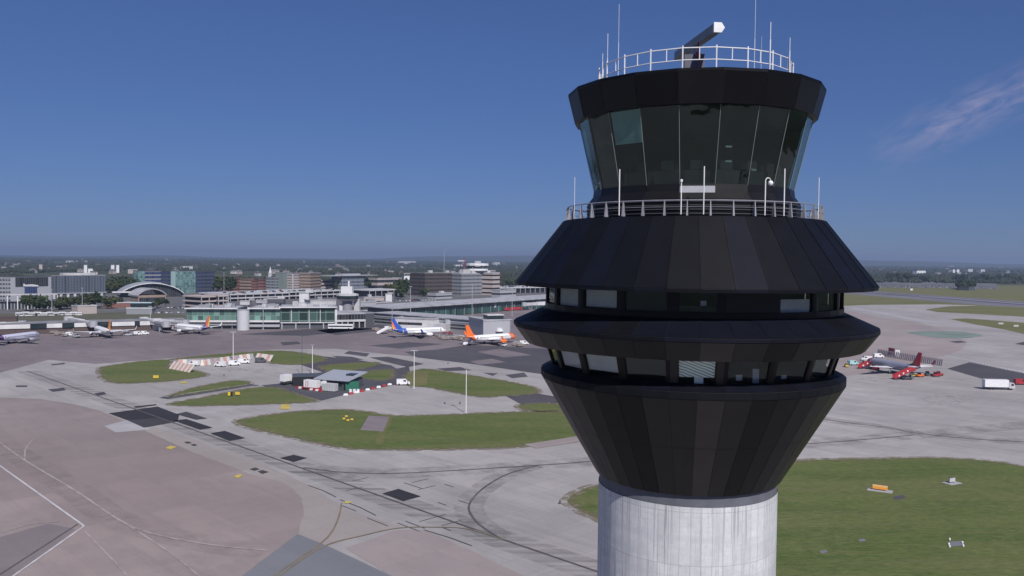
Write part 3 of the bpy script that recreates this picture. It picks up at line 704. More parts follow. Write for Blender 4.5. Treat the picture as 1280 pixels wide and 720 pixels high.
for px, py, r, fr, th in ((757, 46, 5.95, False, .03), (751, 68, 5.95, True, .025), (771, 10, 5.5, False, .02), (944, 0, 5.5, False, .02), (965, 31, 5.9, True, .035), (990, 52, 5.95, True, .03), (953, 48, 5.4, False, .012)):
    x, y = onring(px, 62, r, fr); z1 = topz(px, py, r, fr)
    MB().bar((x, y, 60.05), (x, y, z1 - (z1 - 61) * .45), th).bar((x, y, z1 - (z1 - 61) * .45), (x, y, z1), th * .6).build('whip_antenna', RW, tower)
# lamp with hook, finial pole
x, y = onring(959, 53.5, 7.72); z1 = topz(959, 226, 7.72, True)
q = MB().bar((x, y, 52.4), (x, y, z1), .03)
u = Vector((x, y, 0)).normalized(); tdir = Vector((-u.y, u.x, 0)); prev = Vector((x, y, z1))
for k in range(1, 7):
    a_ = math.pi * k / 6; p = Vector((x, y, z1)) + tdir * .16 * (1 - math.cos(a_)) + Vector((0, 0, .16 * math.sin(a_))); q.bar(prev, p, .025); prev = p
cp = q.build('camera_pole', RW, tower)
qq = MB().lathe([(.001, -.16), (.08, -.14), (.13, -.06), (.14, 0), (.11, .08), (.04, .12)], 12); dm = qq.build('dome_camera', RW, cp, smooth=True); dm.location = prev - Vector((0, 0, .1))
x, y = onring(851, 53.5, 7.72); z1 = topz(851, 226, 7.72, True)
pl = MB().bar((x, y, 52.4), (x, y, z1), .03).build('camera_pole', RW, tower)
dm2 = MB().lathe([(.001, -.1), (.07, -.06), (.08, .04), (.001, .09)], 10).build('dome_camera', RW, pl); dm2.location = (x, y, z1)
# radar
RD = MB()
far_ = Vector((10.64 - TX, 54.5 - TY, 63.15)); near_ = Vector((11.6 - TX, 47.6 - TY, 63.15))
far_ = Matrix.Rotation(-A0, 3, 'Z') @ far_; near_ = Matrix.Rotation(-A0, 3, 'Z') @ near_
axd = (near_ - far_).normalized(); side = Vector((-axd.y, axd.x, 0))
def beam(q, a, b, w, h0, h1):
    vs = []
    for p in (a, b): vs += [p - side * w + Vector((0, 0, h0)), p + side * w * .4 + Vector((0, 0, h0)), p + side * w + Vector((0, 0, (h0 + h1) / 2)), p + side * w * .4 + Vector((0, 0, h1)), p - side * w + Vector((0, 0, h1))]
    q.add(vs, [(0, 1, 2, 3, 4), (9, 8, 7, 6, 5)] + [(k, (k + 1) % 5, 5 + (k + 1) % 5, 5 + k) for k in range(5)])
beam(RD, far_, near_, .3, -.2, .3)
rad = RD.build('radar_antenna', plain('grey_radar_housing', (.25, .27, .28), .5, .1), tower)
q = MB(); beam(q, near_ - axd * .12, near_ + axd * .06, .33, -.23, .33); q.build('end_cap', M['white'], rad)
q = MB().lathe([(.75, 60.1), (.6, 61.1), (.45, 61.2), (.45, 62.3), (.2, 62.5), (.2, 63.0)], 12); ped = q.build('radar_pedestal', M['lightgrey'], tower)
MB().box(-.7, .9, -.6, .6, 61.3, 62.3).build('gearbox_housing', plain('dark_gearbox', (.1, .1, .13), .5, .1), ped)
MB().bar((.9, .2, 61.4), (.9, .2, 63.0), .05).box(.75, 1.05, .05, .35, 62.1, 62.4).build('warning_lamp', M['red'], ped)

# ------------------------------------------------------------------ generic buildings
def frame_of(x0, y0, x1, y1):
    a = G(x0, y0); b_ = G(x1, y1); d = b_ - a
    return a, math.atan2(d.y, d.x), d.length
def block(name, label, x0, y0, x1, y1, ytop, dl, wall, band=None, storeys=0, roof=None, cat='building', group=None, bandh=.5, ground_gap=0, parapet=.6, plant=0, h=None):
    a, an, w = frame_of(x0, y0, x1, y1)
    if h is None: h = HT((x0 + x1) / 2, (y0 + y1) / 2, ytop)
    root = thing(name, label, cat, (a.x, a.y, .06), an, group)
    MB().box(0, w, 0, dl, 0, h).build('wall', wall, root)
    q = MB().box(-.3, w + .3, -.3, dl + .3, h, h + .35)
    q.box(-.3, w + .3, -.3, 0, h + .35, h + .35 + parapet); q.box(-.3, 0, 0, dl + .3, h + .35, h + .35 + parapet); q.box(w, w + .3, 0, dl + .3, h + .35, h + .35 + parapet)
    rf = q.build('roof', roof or M['roof'], root)
    if storeys:
        z0 = ground_gap; sh = (h - ground_gap) / storeys
        for k in range(storeys):
            MB().box(-.08, w + .08, -.08, dl + .08, z0 + sh * (k + (1 - bandh) / 2), z0 + sh * (k + (1 + bandh) / 2)).build('window_band', band, root)
    rr = random.Random(int(x0 * 7 + y0))
    for k in range(plant):
        px_ = rr.uniform(.1, .8) * w; py_ = rr.uniform(.1, .7) * dl; s_ = rr.uniform(2, 5)
        MB().box(px_, px_ + s_ * 1.6, py_, py_ + s_, h + .35, h + .35 + rr.uniform(1.5, 3.2)).build('plant_room', rr.choice((M['lightgrey'], M['grey'], M['offwhite'])), rf)
    return root, w, h
def gable(name, label, x0, y0, x1, y1, h, dl, wall, roofm, group=None, cat='house'):
    a, an, w = frame_of(x0, y0, x1, y1)
    root = thing(name, label, cat, (a.x, a.y, 0), an, group); rh = dl * .3
    q = MB().box(0, w, 0, dl, 0, h); q.build('wall', wall, root)
    MB().add([(-.3, -.3, h), (w + .3, -.3, h), (w + .3, dl + .3, h), (-.3, dl + .3, h), (-.3, dl / 2, h + rh), (w + .3, dl / 2, h + rh)], [(0, 1, 5, 4), (2, 3, 4, 5), (0, 4, 3), (1, 2, 5), (0, 3, 2, 1)]).build('roof', roofm, root)
    return root

# ---- hotel complex far left
r_, w, h = block('hotel', 'long grey hotel block with six rows of windows raised on white columns', 64, 374, 132, 372, 345, 22, M['darkgrey'], M['hotelwin'], 6, M['roof'], ground_gap=6, plant=0, bandh=.55)
MB().box(w * .25, w * .83, 5, 14, h + .35, h + 3.2).build('plant_room', M['offwhite'], r_)
for k in range(8):
    MB().box(w * (k + .2) / 8, w * (k + .55) / 8, -.8, -.1, 0, 5.8).build('column', M['offwhite'], r_)
MB().box(-.5, w + 1, -1.2, 0, 5.6, 6.4).build('canopy', M['lightgrey'], r_)
r_, w, h = block('office_block', 'pale grey office block with white wing emblem above blue entrance, left of the hotel', 13, 378, 64, 376, 346, 25, M['lightgrey'], None, 0, M['darkgrey'], plant=0)
MB().box(w * .12, w * .92, -.5, 0, h * .62, h * .98).build('upper_glazing', M['windk'], r_)
MB().box(w * .34, w * .64, -.6, 0, h * .12, h * .6).build('entrance_glazing', M['bluewin'], r_)
q = MB(); q.add([(w * .3, -.9, h * .62), (w * .68, -.9, h * .60), (w * .66, -.9, h * .66), (w * .5, -.9, h * .7), (w * .36, -.9, h * .68), (w * .31, -.9, h * .74), (w * .3, -.9, h * .68)] + [(w * .3, -.7, h * .62), (w * .68, -.7, h * .60), (w * .66, -.7, h * .66), (w * .5, -.7, h * .7), (w * .36, -.7, h * .68), (w * .31, -.7, h * .74), (w * .3, -.7, h * .68)],
      [tuple(range(7)), tuple(range(13, 6, -1))] + [(k, (k + 1) % 7, 7 + (k + 1) % 7, 7 + k) for k in range(7)])
q.build('wall_emblem', M['bwhite'], r_)
block('office_block', 'grey office block with pale horizontal bands at the far left edge', -40, 378, 13, 378, 347.5, 25, M['grey'], M['win'], 6, M['roof'], bandh=.4)
a, an, w = frame_of(-30, 388, 72, 386)
r_ = thing('entrance_canopy', 'long flat white canopy on columns in front of the office blocks', 'canopy', (a.x, a.y, .06), an)
hh = HT(20, 387, 368); MB().box(0, w, 0, 12, hh - .8, hh).build('roof', M['offwhite'], r_)
for k in range(9): MB().box(w * k / 8 - .4, w * k / 8 + .4, .5, 1.3, 0, hh - .8).build('column', M['bwhite'], r_)
MB().box(0, w, 8, 12, 0, hh * .5).build('wall', M['win'], r_)

# ---- station with arched roofs
def arch(q, x0, x1, hgt, y0, y1, z0, th=.6, n=14, mi=0):
    P_ = []
    for k in range(n + 1):
        t = k / n; P_.append((x0 + (x1 - x0) * t, z0 + hgt * (1 - (2 * t - 1) ** 2) ** .8))
    for k in range(n):
        (xa, za), (xb, zb) = P_[k], P_[k + 1]
        q.add([(xa, y0, za), (xb, y0, zb), (xb, y1, zb), (xa, y1, za), (xa, y0, za - th), (xb, y0, zb - th), (xb, y1, zb - th), (xa, y1, za - th)],
              [(0, 1, 2, 3), (7, 6, 5, 4), (0, 4, 5, 1), (2, 6, 7, 3)], mi)
    return P_
a, an, w = frame_of(150, 372, 230, 371); hh = HT(190, 372, 350)
r_ = thing('railway_station', 'railway station with large white-edged arched roof beside the teal offices', 'station', (a.x, a.y, .06), an)
q = MB(); arch(q, 0, w, hh * .6, 2, 60, hh * .22, 1.0); q.build('arched_roof', M['lightgrey'], r_, smooth=False)
q = MB(); P_ = arch(q, 0, w, hh * .6, -1, 2, hh * .22, .9); q.build('arch_rim', M['bwhite'], r_)
q = MB(); n_ = len(P_); q.add([(x_, 3, z_ - .6) for x_, z_ in P_] + [(w, 3, 0), (0, 3, 0)], [tuple(range(n_ + 2))]); q.build('end_glazing', M['windk'], r_)
MB().box(-w * .12, w * .2, -6, 4, hh * .28, hh * .34).build('canopy', M['bwhite'], r_)
a, an, w = frame_of(172, 379, 209, 378); hh = HT(190, 379, 360)
r_ = thing('station_entrance', 'smaller grey arched roof in front of the station', 'building', (a.x, a.y, .06), an)
q = MB(); arch(q, 0, w, hh * .45, 0, 30, hh * .5, 1.0); q.build('arched_roof', M['rooflt'], r_)
MB().box(1, w - 1, 1, 28, 0, hh * .5).build('wall', M['tanwall'], r_)
MB().box(2, w - 2, .6, 1, 1, hh * .35).build('window_band', M['windk'], r_)
# ---- teal offices
r_, w, h = block('glass_office', 'office with striped dark glazing and a pale teal glass end wall', 181, 364, 219, 363, 339, 30, M['grey'], M['bluewin'], 5, M['darkgrey'], bandh=.55)
MB().box(-w * .2, 0, 0, 12, 0, h).build('end_wall', M['teal'], r_); MB().lathe([(9, h + .4), (9, h + 4), (8, h + 4.6)], 20, caps=(False, True)).build('plant_drum', M['darkgrey'], r_).location = (w * .35, 12, 0)
r_, w, h = block('glass_office', 'office with tall teal glass front and navy striped curved end', 219, 367, 268, 365, 339, 26, M['darkgrey'], M['bluewin'], 6, M['darkgrey'], bandh=.5)
MB().box(0, w * .5, -.5, -.1, 0, h).build('glass_front', M['teal'], r_)
MB().box(-2.5, 0, -.5, 5, 0, h).build('end_wall', plain('pale_teal_panel', (.33, .46, .45), .4, .1), r_)
# ---- brick blocks, spire, apartment blocks
for x0, x1, yt, lab, ml in ((289, 300, 347, 'narrow red brick block, leftmost of the brick blocks', 'brick'), (310, 322, 348, 'grey-brown block between the red brick blocks', 'tanwall'), (320, 329, 350, 'small bright red brick block', 'brick'), (329, 338, 349, 'red brick block right of the small bright one', 'brick')):
    block('brick_block', lab, x0, 364, x1, 363.5, yt, 16, M[ml], M['windk'], 4, M['brown'], group='brick blocks behind the car park', bandh=.35)
r_ = thing('church_spire', 'white pointed spire rising above distant trees', 'spire', G(338, 347) + Vector((0, 0, 0)), 0)
dd = dep(338, 347) / F; MB().bar((0, 0, 6 * dd), (0, 0, 14 * dd), 2.3 * dd, .1, 4).build('spire', M['bwhite'], r_); MB().box(-2 * dd, 2 * dd, -2 * dd, 2 * dd, 0, 6 * dd).build('tower_base', M['offwhite'], r_)
block('office_block', 'small grey-blue office with striped floors left of the framed block', 344, 365, 354, 364.5, 347, 16, M['grey'], M['win'], 5, M['roof'])
block('stair_tower', 'grey-green slab tower at the left end of the framed block', 354, 365, 365, 364.5, 341, 14, plain('grey_green_wall', (.16, .2, .19), .8), None, 0, M['roof'], cat='tower')
r_, w, h = block('apartment_block', 'pinkish window-grid block inside a pale frame', 365, 365, 388, 364, 343, 16, M['pinkwall'], M['win'], 7, M['rooflt'], bandh=.35)
for xx in (0, w - 1.5): MB().box(xx, xx + 1.5, -1, -.1, 0, h + 1).build('frame_edge', M['offwhite'], r_)
block('apartment_block', 'brown slab block at the right of the framed block', 388, 365, 401, 364, 341.5, 16, M['tanwall'], M['windk'], 6, M['roof'], bandh=.3)
block('office_block', 'low mauve office right of the brown slab block', 402, 364, 414, 363.5, 350, 14, M['pinkwall'], M['windk'], 3, M['roof'])
r_, w, h = block('office_block', 'blue-grey office with wide thin overhanging roof', 428, 364, 455, 363, 346, 22, plain('bluegrey_panel', (.2, .23, .28), .6), M['win'], 4, M['grey'], plant=0)
MB().box(-w * .55, w * 1.6, -3, 20, h + 1.4, h + 2.2).build('roof_slab', M['rooflt'], r_); MB().box(w * .1, w * .9, 3, 12, h + 2.2, h + 4.5).build('plant_room', M['lightgrey'], r_)
r_, w, h = block('office_block', 'white-roofed low building half hidden behind trees', 472, 362, 502, 361, 348, 20, M['pinkwall'], M['windk'], 2, M['rooflt'])

# ---- old terminal block with small control cab
r_, w, h = block('terminal_office', 'dark brown terminal office block with glazed floors', 531, 370, 576, 368.5, 341.5, 30, M['brown'], M['windk'], 6, M['roof'], plant=3, bandh=.45)
r_, w, h = block('terminal_office', 'grey concrete terminal office block with window grid under the old control cab', 577, 369.5, 615, 368, 342.5, 26, M['grey'], M['win'], 6, M['rooflt'], bandh=.42)
k_ = w / 38.0
MB().box(w * .37, w * .98, 2, 16, h + .4, h + 4.5).build('penthouse', M['offwhite'], r_); MB().box(w * .1, w * .32, 3, 10, h + .4, h + 6).build('plant_room', M['offwhite'], r_)
for nm_, pr_, mt_ in (('cab_base', [(w * .25, h + 4.5), (w * .235, h + 7)], M['bwhite']), ('cab_window', [(w * .225, h + 7), (w * .25, h + 11.2)], glazing('cab_windows', (.02, .03, .04), (.7, .7, .7), 3.4, .1)), ('cab_roof', [(w * .26, h + 11.2), (w * .25, h + 14), (w * .15, h + 14.6)], M['bwhite'])):
    o = MB().lathe(pr_, 12, caps=(True, True)).build(nm_, mt_, r_); o.location = (w * .66, 9, 0)
MB().box(w * .58, w * .76, 8, 10, h + 14.6, h + 17.5).build('roof_radar', M['lightgrey'], r_)
r_, w, h = block('stair_tower', 'pale stair tower with four dark openings at the right of the terminal office', 615.5, 369, 624.5, 368.5, 341.5, 20, M['pinkwall'], M['black_'], 5, M['offwhite'], cat='tower', bandh=.35)
# red crane mast
g_ = G(580, 366); hh = HT(580, 366, 322)
r_ = thing('tower_crane', 'thin red lattice mast with white jib behind the terminal office', 'crane', g_, 0)
q = MB()
for s1 in (-.8, .8):
    for s2 in (-.8, .8): q.bar((s1, s2, 0), (s1 * .5, s2 * .5, hh), .22, n=4)
for k in range(24): z0 = hh * k / 24; z1 = hh * (k + 1) / 24; q.bar((-.8, -.8, z0), (.8, -.8, z1), .13, n=4)
q.build('mast', M['red'], r_); MB().box(-9, 1, -.5, .5, hh - 5.5, hh - 4).build('jib', M['bwhite'], r_)
# ---- car parks
def deckpark(label, x0, y0, x1, y1, ytop, dl, levels, name='car_park', ramp_=False):
    a, an, w = frame_of(x0, y0, x1, y1); h = HT((x0 + x1) / 2, (y0 + y1) / 2, ytop)
    root = thing(name, label, 'car park', (a.x, a.y, .06), an); sh = h / levels
    MB().box(1.5, w - 1.5, 3, dl - 2, 0, h - 1).build('inner_wall', M['black_'], root)
    for k in range(levels):
        MB().box(0, w, 0, dl, sh * (k + 1) - 1.3, sh * (k + 1)).build('deck', M['pinkwall'] if levels > 2 else M['offwhite'], root)
    nc = max(2, int(w / 9))
    for k in range(nc + 1):
        MB().box(w * k / nc - .3 + (.3 if k == 0 else -.3 if k == nc else 0), w * k / nc + .3 + (.3 if k == 0 else -.3 if k == nc else 0), .2, 1.0, 0, h - 1.3).build('column', M['lightgrey'], root)
    return root, w, h, a, an
cp1 = deckpark('long two-deck car park curving behind the glass pier', 288, 377, 362, 374, 366.5, 60, 2)
cp2 = deckpark('right-hand continuation of the long car park behind the apron tower', 362, 374, 432, 371, 363.5, 60, 2)
cp3 = deckpark('multi-storey car park with three pinkish decks beside the glass office', 252, 388, 272, 387, 370, 30, 3)
cp4 = deckpark('multi-storey car park stair block with dark openings right of the pinkish decks', 273, 387.5, 286, 387, 369, 30, 3)
cp5 = deckpark('flat pinkish deck car park below the trees', 462, 372, 500, 370.5, 362, 40, 1)
cp6 = deckpark('wide flat car deck right of the terminal office', 625, 367, 760, 364, 358.5, 60, 1)

# ---- cylinder-ended glass pier
r_, w, h = block('glass_pier', 'green glass pier with white roof line, left part', 233, 411.5, 297, 411.5, 386.5, 34, M['darkgrey'], None, 0, M['rooflt'], plant=5)
MB().box(.5, w, -.5, -.1, h * .46, h * .97).build('glazing', M['greenglass'], r_); MB().box(-.5, w, -2.6, -.1, h * .36, h * .45).build('white_band', M['bwhite'], r_)
MB().box(-.5, w, -2.2, -.1, h * .2, h * .28).build('grey_band', M['grey'], r_); MB().box(-.6, w + .5, -3, 0, h + .2, h + .95).build('roof_edge', M['bwhite'], r_)
for k in range(5): MB().bar((w * (k + .5) / 5, -1.2, 0), (w * (k + .5) / 5, -1.2, h * .36), .3).build('column', M['grey'], r_)
r_, w, h = block('glass_pier', 'green glass pier with white roof line, middle part right of the drum', 311, 411.5, 350, 411.5, 386.5, 34, M['darkgrey'], None, 0, M['rooflt'], plant=6)
MB().box(0, w, -.5, -.1, h * .46, h * .97).build('glazing', M['greenglass'], r_); MB().box(0, w, -2.6, -.1, h * .36, h * .45).build('white_band', M['bwhite'], r_)
MB().box(0, w, -2.2, -.1, h * .12, h * .24).build('grey_band', M['lightgrey'], r_); MB().box(0, w + .5, -3, 0, h + .2, h + .95).build('roof_edge', M['bwhite'], r_)
r_, w, h = block('glass_pier', 'tall dark green glass hall with white frame at the right end of the glass pier', 350, 411, 419, 410.5, 385, 36, M['darkgrey'], None, 0, M['rooflt'], plant=9)
MB().box(0, w, -.6, -.1, h * .32, h * .96).build('glazing', glazing('hall_glass', (.035, .07, .062), (.22, .28, .27), 6, .05, 5.5, .1), r_); MB().box(-.5, w + .5, -1.6, -.1, h * .27, h * .32).build('white_band', M['offwhite'], r_)
MB().box(-.6, w + 1.2, -3, 0, h + .2, h + .95).build('roof_edge', M['bwhite'], r_); MB().box(w - .2, w + 1.2, -1.6, 0, 0, h).build('end_frame', M['bwhite'], r_)
for xx in (.52, .72, .2): MB().box(w * xx, w * xx + .5, -1.1, -.6, h * .32, h).build('frame_post', M['offwhite'], r_)
for k in range(4): MB().box(w * (k + .1) / 4, w * (k + .1) / 4 + .8, -1.4, -.6, 0, h * .27).build('column', M['lightgrey'], r_)
g_ = G(304, 412.5); hh = HT(304, 412.5, 388); dd = dep(304, 412.5) / F
r_ = thing('stair_drum', 'pale round-fronted stair drum standing against the glass pier', 'tower', (g_.x, g_.y, .06), 0)
MB().lathe([(7.6 * dd, 0), (7.6 * dd, hh)], 32, caps=(False, True)).build('drum_wall', plain('drum_panels', (.5, .51, .54), .4, .06), r_, smooth=False)
MB().lathe([(7.8 * dd, hh), (7.8 * dd, hh + .6)], 32, caps=(True, True)).build('roof', M['rooflt'], r_)
# ---- apron tower
g_ = G(434, 396); dd = dep(434, 396) / F
r_ = thing('apron_tower', 'small white apron tower with wide dark glazed disc', 'control tower', (g_.x, g_.y, .06), 0)
hz = lambda y: (396 - y) * dd
MB().box(-9 * dd, 1 * dd, -4 * dd, 4 * dd, 0, hz(380)).build('base_block', M['bwhite'], r_)
MB().lathe([(6.5 * dd, 0), (6.5 * dd, hz(375))], 16).build('stem', M['grey'], r_)
MB().lathe([(10 * dd, hz(376)), (13.5 * dd, hz(373.5))], 12).build('disc_soffit', M['offwhite'], r_)
MB().lathe([(13.5 * dd, hz(373.5)), (13.8 * dd, hz(369.5))], 12).build('cab_window', M['glassdark'], r_)
MB().lathe([(14.2 * dd, hz(369.5)), (14.2 * dd, hz(367.5)), (9 * dd, hz(366.5))], 12, caps=(True, True)).build('disc_roof', M['offwhite'], r_)
MB().box(-7 * dd, 7 * dd, -5 * dd, 5 * dd, hz(366.5), hz(358)).build('penthouse', M['bwhite'], r_)
MB().box(1 * dd, 3 * dd, -1 * dd, 1 * dd, hz(358), hz(351)).build('chimney', M['bwhite'], r_)
MB().box(8 * dd, 15 * dd, 2 * dd, 9 * dd, 0, hz(374)).build('annex', M['offwhite'], r_)
# ---- low pier right of the glass hall
def pier(label, x0, y0, x1, y1, ytop, dl, cols=6):
    a, an, w = frame_of(x0, y0, x1, y1); h = HT((x0 + x1) / 2, (y0 + y1) / 2, ytop)
    r_ = thing('pier_building', label, 'terminal', (a.x, a.y, .06), an)
    MB().box(.5, w - .5, 1.5, dl - 1, 0, h * .98).build('inner_wall', M['black_'], r_)
    MB().box(0, w, 0, dl, h * .92, h).build('roof', M['rooflt'], r_); MB().box(.2, w - .2, .3, dl - .3, h * .56, h * .92).build('brown_band', M['windk'], r_)
    MB().box(0, w, 0, dl, h * .42, h * .56).build('floor_edge', M['offwhite'], r_)
    for k in range(cols): MB().box((w - .8) * k / (cols - 1), (w - .8) * k / (cols - 1) + .8, .2, 1, 0, h * .42).build('column', M['lightgrey'], r_)
    return r_
pier('low flat-roofed pier with brown glazed band right of the glass hall', 420, 410.5, 457, 409.5, 391.5, 30)
r_, w, h = block('plant_building', 'black louvred plant building at the end of the low pier', 456, 409, 467, 408.5, 392, 20, M['darkgrey'], None, 0, M['grey'])
# white sheds and roofs behind
for x0, y0, x1, y1, yt, lab, mt_ in ((374, 388, 386, 388, 367, 'white stair block rising behind the glass hall', 'bwhite'), (300, 388, 312, 388, 377, 'white roof-top block behind the stair drum', 'offwhite'),
        (334, 386, 355, 386, 374, 'dark grey plant block behind the glass pier', 'darkgrey'), (388, 392, 420, 391, 376, 'white low roof beside the apron tower', 'offwhite'), (448, 393, 470, 392, 378, 'pale shed right of the apron tower', 'lightgrey'),
        (455, 384, 480, 383, 372, 'pale mauve shed beyond the pier', 'pinkwall'), (482, 378, 490, 378, 368, 'small white block near the car deck', 'bwhite'), (545, 374, 565, 373, 367, 'low pale shed in front of the brown office', 'lightgrey'),
        (466, 391, 490, 389.5, 379, 'grey gabled shed beside the long pier', 'grey'), (320, 384, 334, 384, 376, 'small grey shed behind the stair drum', 'lightgrey'), (625, 372, 645, 371, 363, 'low grey shed right of the stair tower', 'lightgrey')):
    block('service_building', lab, x0, y0, x1, y1, yt, 14, M[mt_], M['windk'] if mt_ != 'bwhite' else None, 1 if mt_ != 'bwhite' else 0, M['rooflt'], plant=1, bandh=.25)
# ---- long green-glass pier running to the right
a, an, w = frame_of(490, 401, 760, 378); h = HT(560, 394.5, 381)
r_ = thing('long_pier', 'long pier with green glass wall and broad pale roof running behind the aircraft', 'terminal', (a.x, a.y, .06), an)
MB().box(0, w, 0, 26, 0, h).build('wall', M['darkgrey'], r_); MB().box(0, w, -.6, -.1, h * .05, h * .98).build('glazing', M['greenglassdk'], r_)
MB().add([(-3, -4, h), (w, -4, h), (w, 29, h + 1), (-3, 29, h + 1), (-3, -4, h + .8), (w, -4, h + .8), (w, 29, h + 1.8), (-3, 29, h + 1.8)], [(0, 3, 2, 1), (4, 5, 6, 7), (0, 1, 5, 4), (1, 2, 6, 5), (2, 3, 7, 6), (3, 0, 4, 7)]).build('roof', M['rooflt'], r_)
for k in range(28): MB().box(w * k / 28, w * k / 28 + .35, -1.2, -.6, 0, h).build('frame_post', M['grey'], r_)
# nearer grey-roof pier in front
a, an, w = frame_of(468, 405.5, 612, 418); h = HT(540, 412, 397)
r_ = thing('stand_pier', 'low grey-roofed pier with striped bands reaching towards the two aircraft', 'terminal', (a.x, a.y, .06), an)
MB().box(0, w, 0, 22, 0, h).build('wall', M['grey'], r_); MB().box(-.5, w + .5, -1, 23, h, h + .6).build('roof', M['rooflt'], r_)
for k in range(3): MB().box(-.1, w, -.15, -.05, h * (.2 + .26 * k), h * (.32 + .26 * k)).build('window_band', M['windk'] if k < 2 else M['lightgrey'], r_)
r_, w, h = block('gate_building', 'white gate lounge with a row of small dark windows behind the blue-tailed aircraft', 494, 412, 541, 414, 399, 12, M['bwhite'], None, 0, M['rooflt'], cat='terminal')
MB().box(w * .08, w * .72, -.3, -.1, h * .5, h * .7).build('window_band', M['windk'], r_)
MB().box(w, w * 1.35, 0, 10, 0, h * .65).build('side_wing', M['offwhite'], r_)
r_, w, h = block('gate_building', 'pale grey square gate building behind the orange-tailed aircraft', 604, 422, 637, 421, 401, 26, M['lightgrey'], None, 0, M['rooflt'], cat='terminal')
MB().box(w * .3, w * .9, 6, 14, h + .4, h * 1.28).build('upper_room', M['glassdark'], r_); MB().box(w * .28, w * .92, 5.8, 14.2, h * 1.28, h * 1.33).build('upper_roof', M['bwhite'], r_); MB().lathe([(2.6, 0), (2.6, .2), (2.0, 1.4), (1.0, 2.2)], 14, caps=(False, True)).build('dish_cover', M['bwhite'], r_).location = (w * .6, -.4, h * .35)
# white jet bridges and concourse on the left
a, an, w = frame_of(-60, 421, 232, 412); h = HT(90, 418, 404.5)
r_ = thing('concourse', 'long white concourse wall with dark window sections behind the left aircraft', 'terminal', (a.x, a.y, .06), an)
MB().box(0, w, 0, 14, 0, h * .55).build('ground_floor', M['brown'], r_); MB().box(-.3, w, -.6, 14.5, h * .55, h).build('white_wall', M['bwhite'], r_)
tot = 292.0
for xa, xb in ((30, 50), (69, 84), (110, 132), (162, 169)): MB().box(w * (xa + 60) / tot, w * (xb + 60) / tot, -.8, -.6, h * .52, h * .97).build('window', M['glassdark'], r_)
MB().box(-.4, w, -1, 15, h, h + .3).build('roof', M['roof'], r_)
block('equipment_hut', 'dark brown flat hut behind the purple-tailed aircraft', -20, 407, 21, 406, 397.5, 14, M['brown'], None, 0, M['brown'], cat='hut')
sheet('grass_bank', [(-200, 393), (100, 392), (160, 390), (232, 394), (232, 402), (120, 403), (-200, 405)], .1, M['bank'])
for x0, y0, x1, y1, yt, lab, mt_ in ((97, 393, 121, 392, 383, 'small pale mauve shed among the vans on the left', 'pinkwall'), (158, 393, 190, 393, 386, 'grey boundary wall shed under the blue-roofed kiosk', 'grey'), (135, 385, 165, 384, 379, 'low red-roofed canteen left of the blue-roofed kiosk', 'brick')):
    block('service_building', lab, x0, y0, x1, y1, yt, 12, M[mt_], None, 0, M['offwhite'])
r_, w, h = block('kiosk', 'small kiosk with flat pale blue roof on dark glass walls', 163, 387, 189, 387, 379, 12, M['glassdark'], None, 0, plain('pale_blue_roof', (.42, .55, .62), .5))
def jetbridge(label, px0, py0, px1, py1, h0=4.2):
    a = G(px0, py0); b_ = G(px1, py1); d = b_ - a; L = d.length
    r_ = thing('jet_bridge', label, 'jet bridge', (a.x, a.y, ZT), math.atan2(d.y, d.x), 'white passenger jet bridges')
    MB().box(0, L * .55, -1.7, 1.7, h0, h0 + 3.2).build('tunnel', M['bwhite'], r_); MB().box(L * .5, L, -1.45, 1.45, h0 + .15, h0 + 2.9).build('inner_tunnel', M['offwhite'], r_)
    MB().lathe([(2.4, h0 - .2), (2.4, h0 + 3.5)], 12, caps=(True, True)).build('cab', M['lightgrey'], r_).location = (L, 0, 0)
    MB().lathe([(3.0, 0), (3.0, h0 + 3.6)], 12, caps=(True, True)).build('rotunda', M['offwhite'], r_)
    MB().box(L * .75, L * .75 + .7, -1.2, -.6, 0, h0).box(L * .75, L * .75 + .7, .6, 1.2, 0, h0).build('support_leg', M['grey'], r_)
    MB().box(L * .1, L * .9, -1.8, -1.72, h0 + 1.2, h0 + 2.0).build('side_window', M['grey'], r_)
    return r_
jetbridge('white jet bridge reaching the aircraft with the thin orange tail', 86, 410.5, 117, 417)
jetbridge('white jet bridge at the far left edge above the purple-tailed aircraft', -20, 419, 28, 416.5)
jetbridge('long white jet bridge left of the orange and purple tailed aircraft', 196, 413, 232, 415)
jetbridge('white jet bridge between the concourse and the pale vans', 180, 411, 208, 417)
jetbridge('short jet bridge behind the blue-tailed aircraft', 585, 411, 560, 413.5)
jetbridge('jet bridge beyond the pier near the red trucks', 655, 384, 617, 390)
jetbridge('jet bridge behind the square gate building', 690, 386, 655, 388)

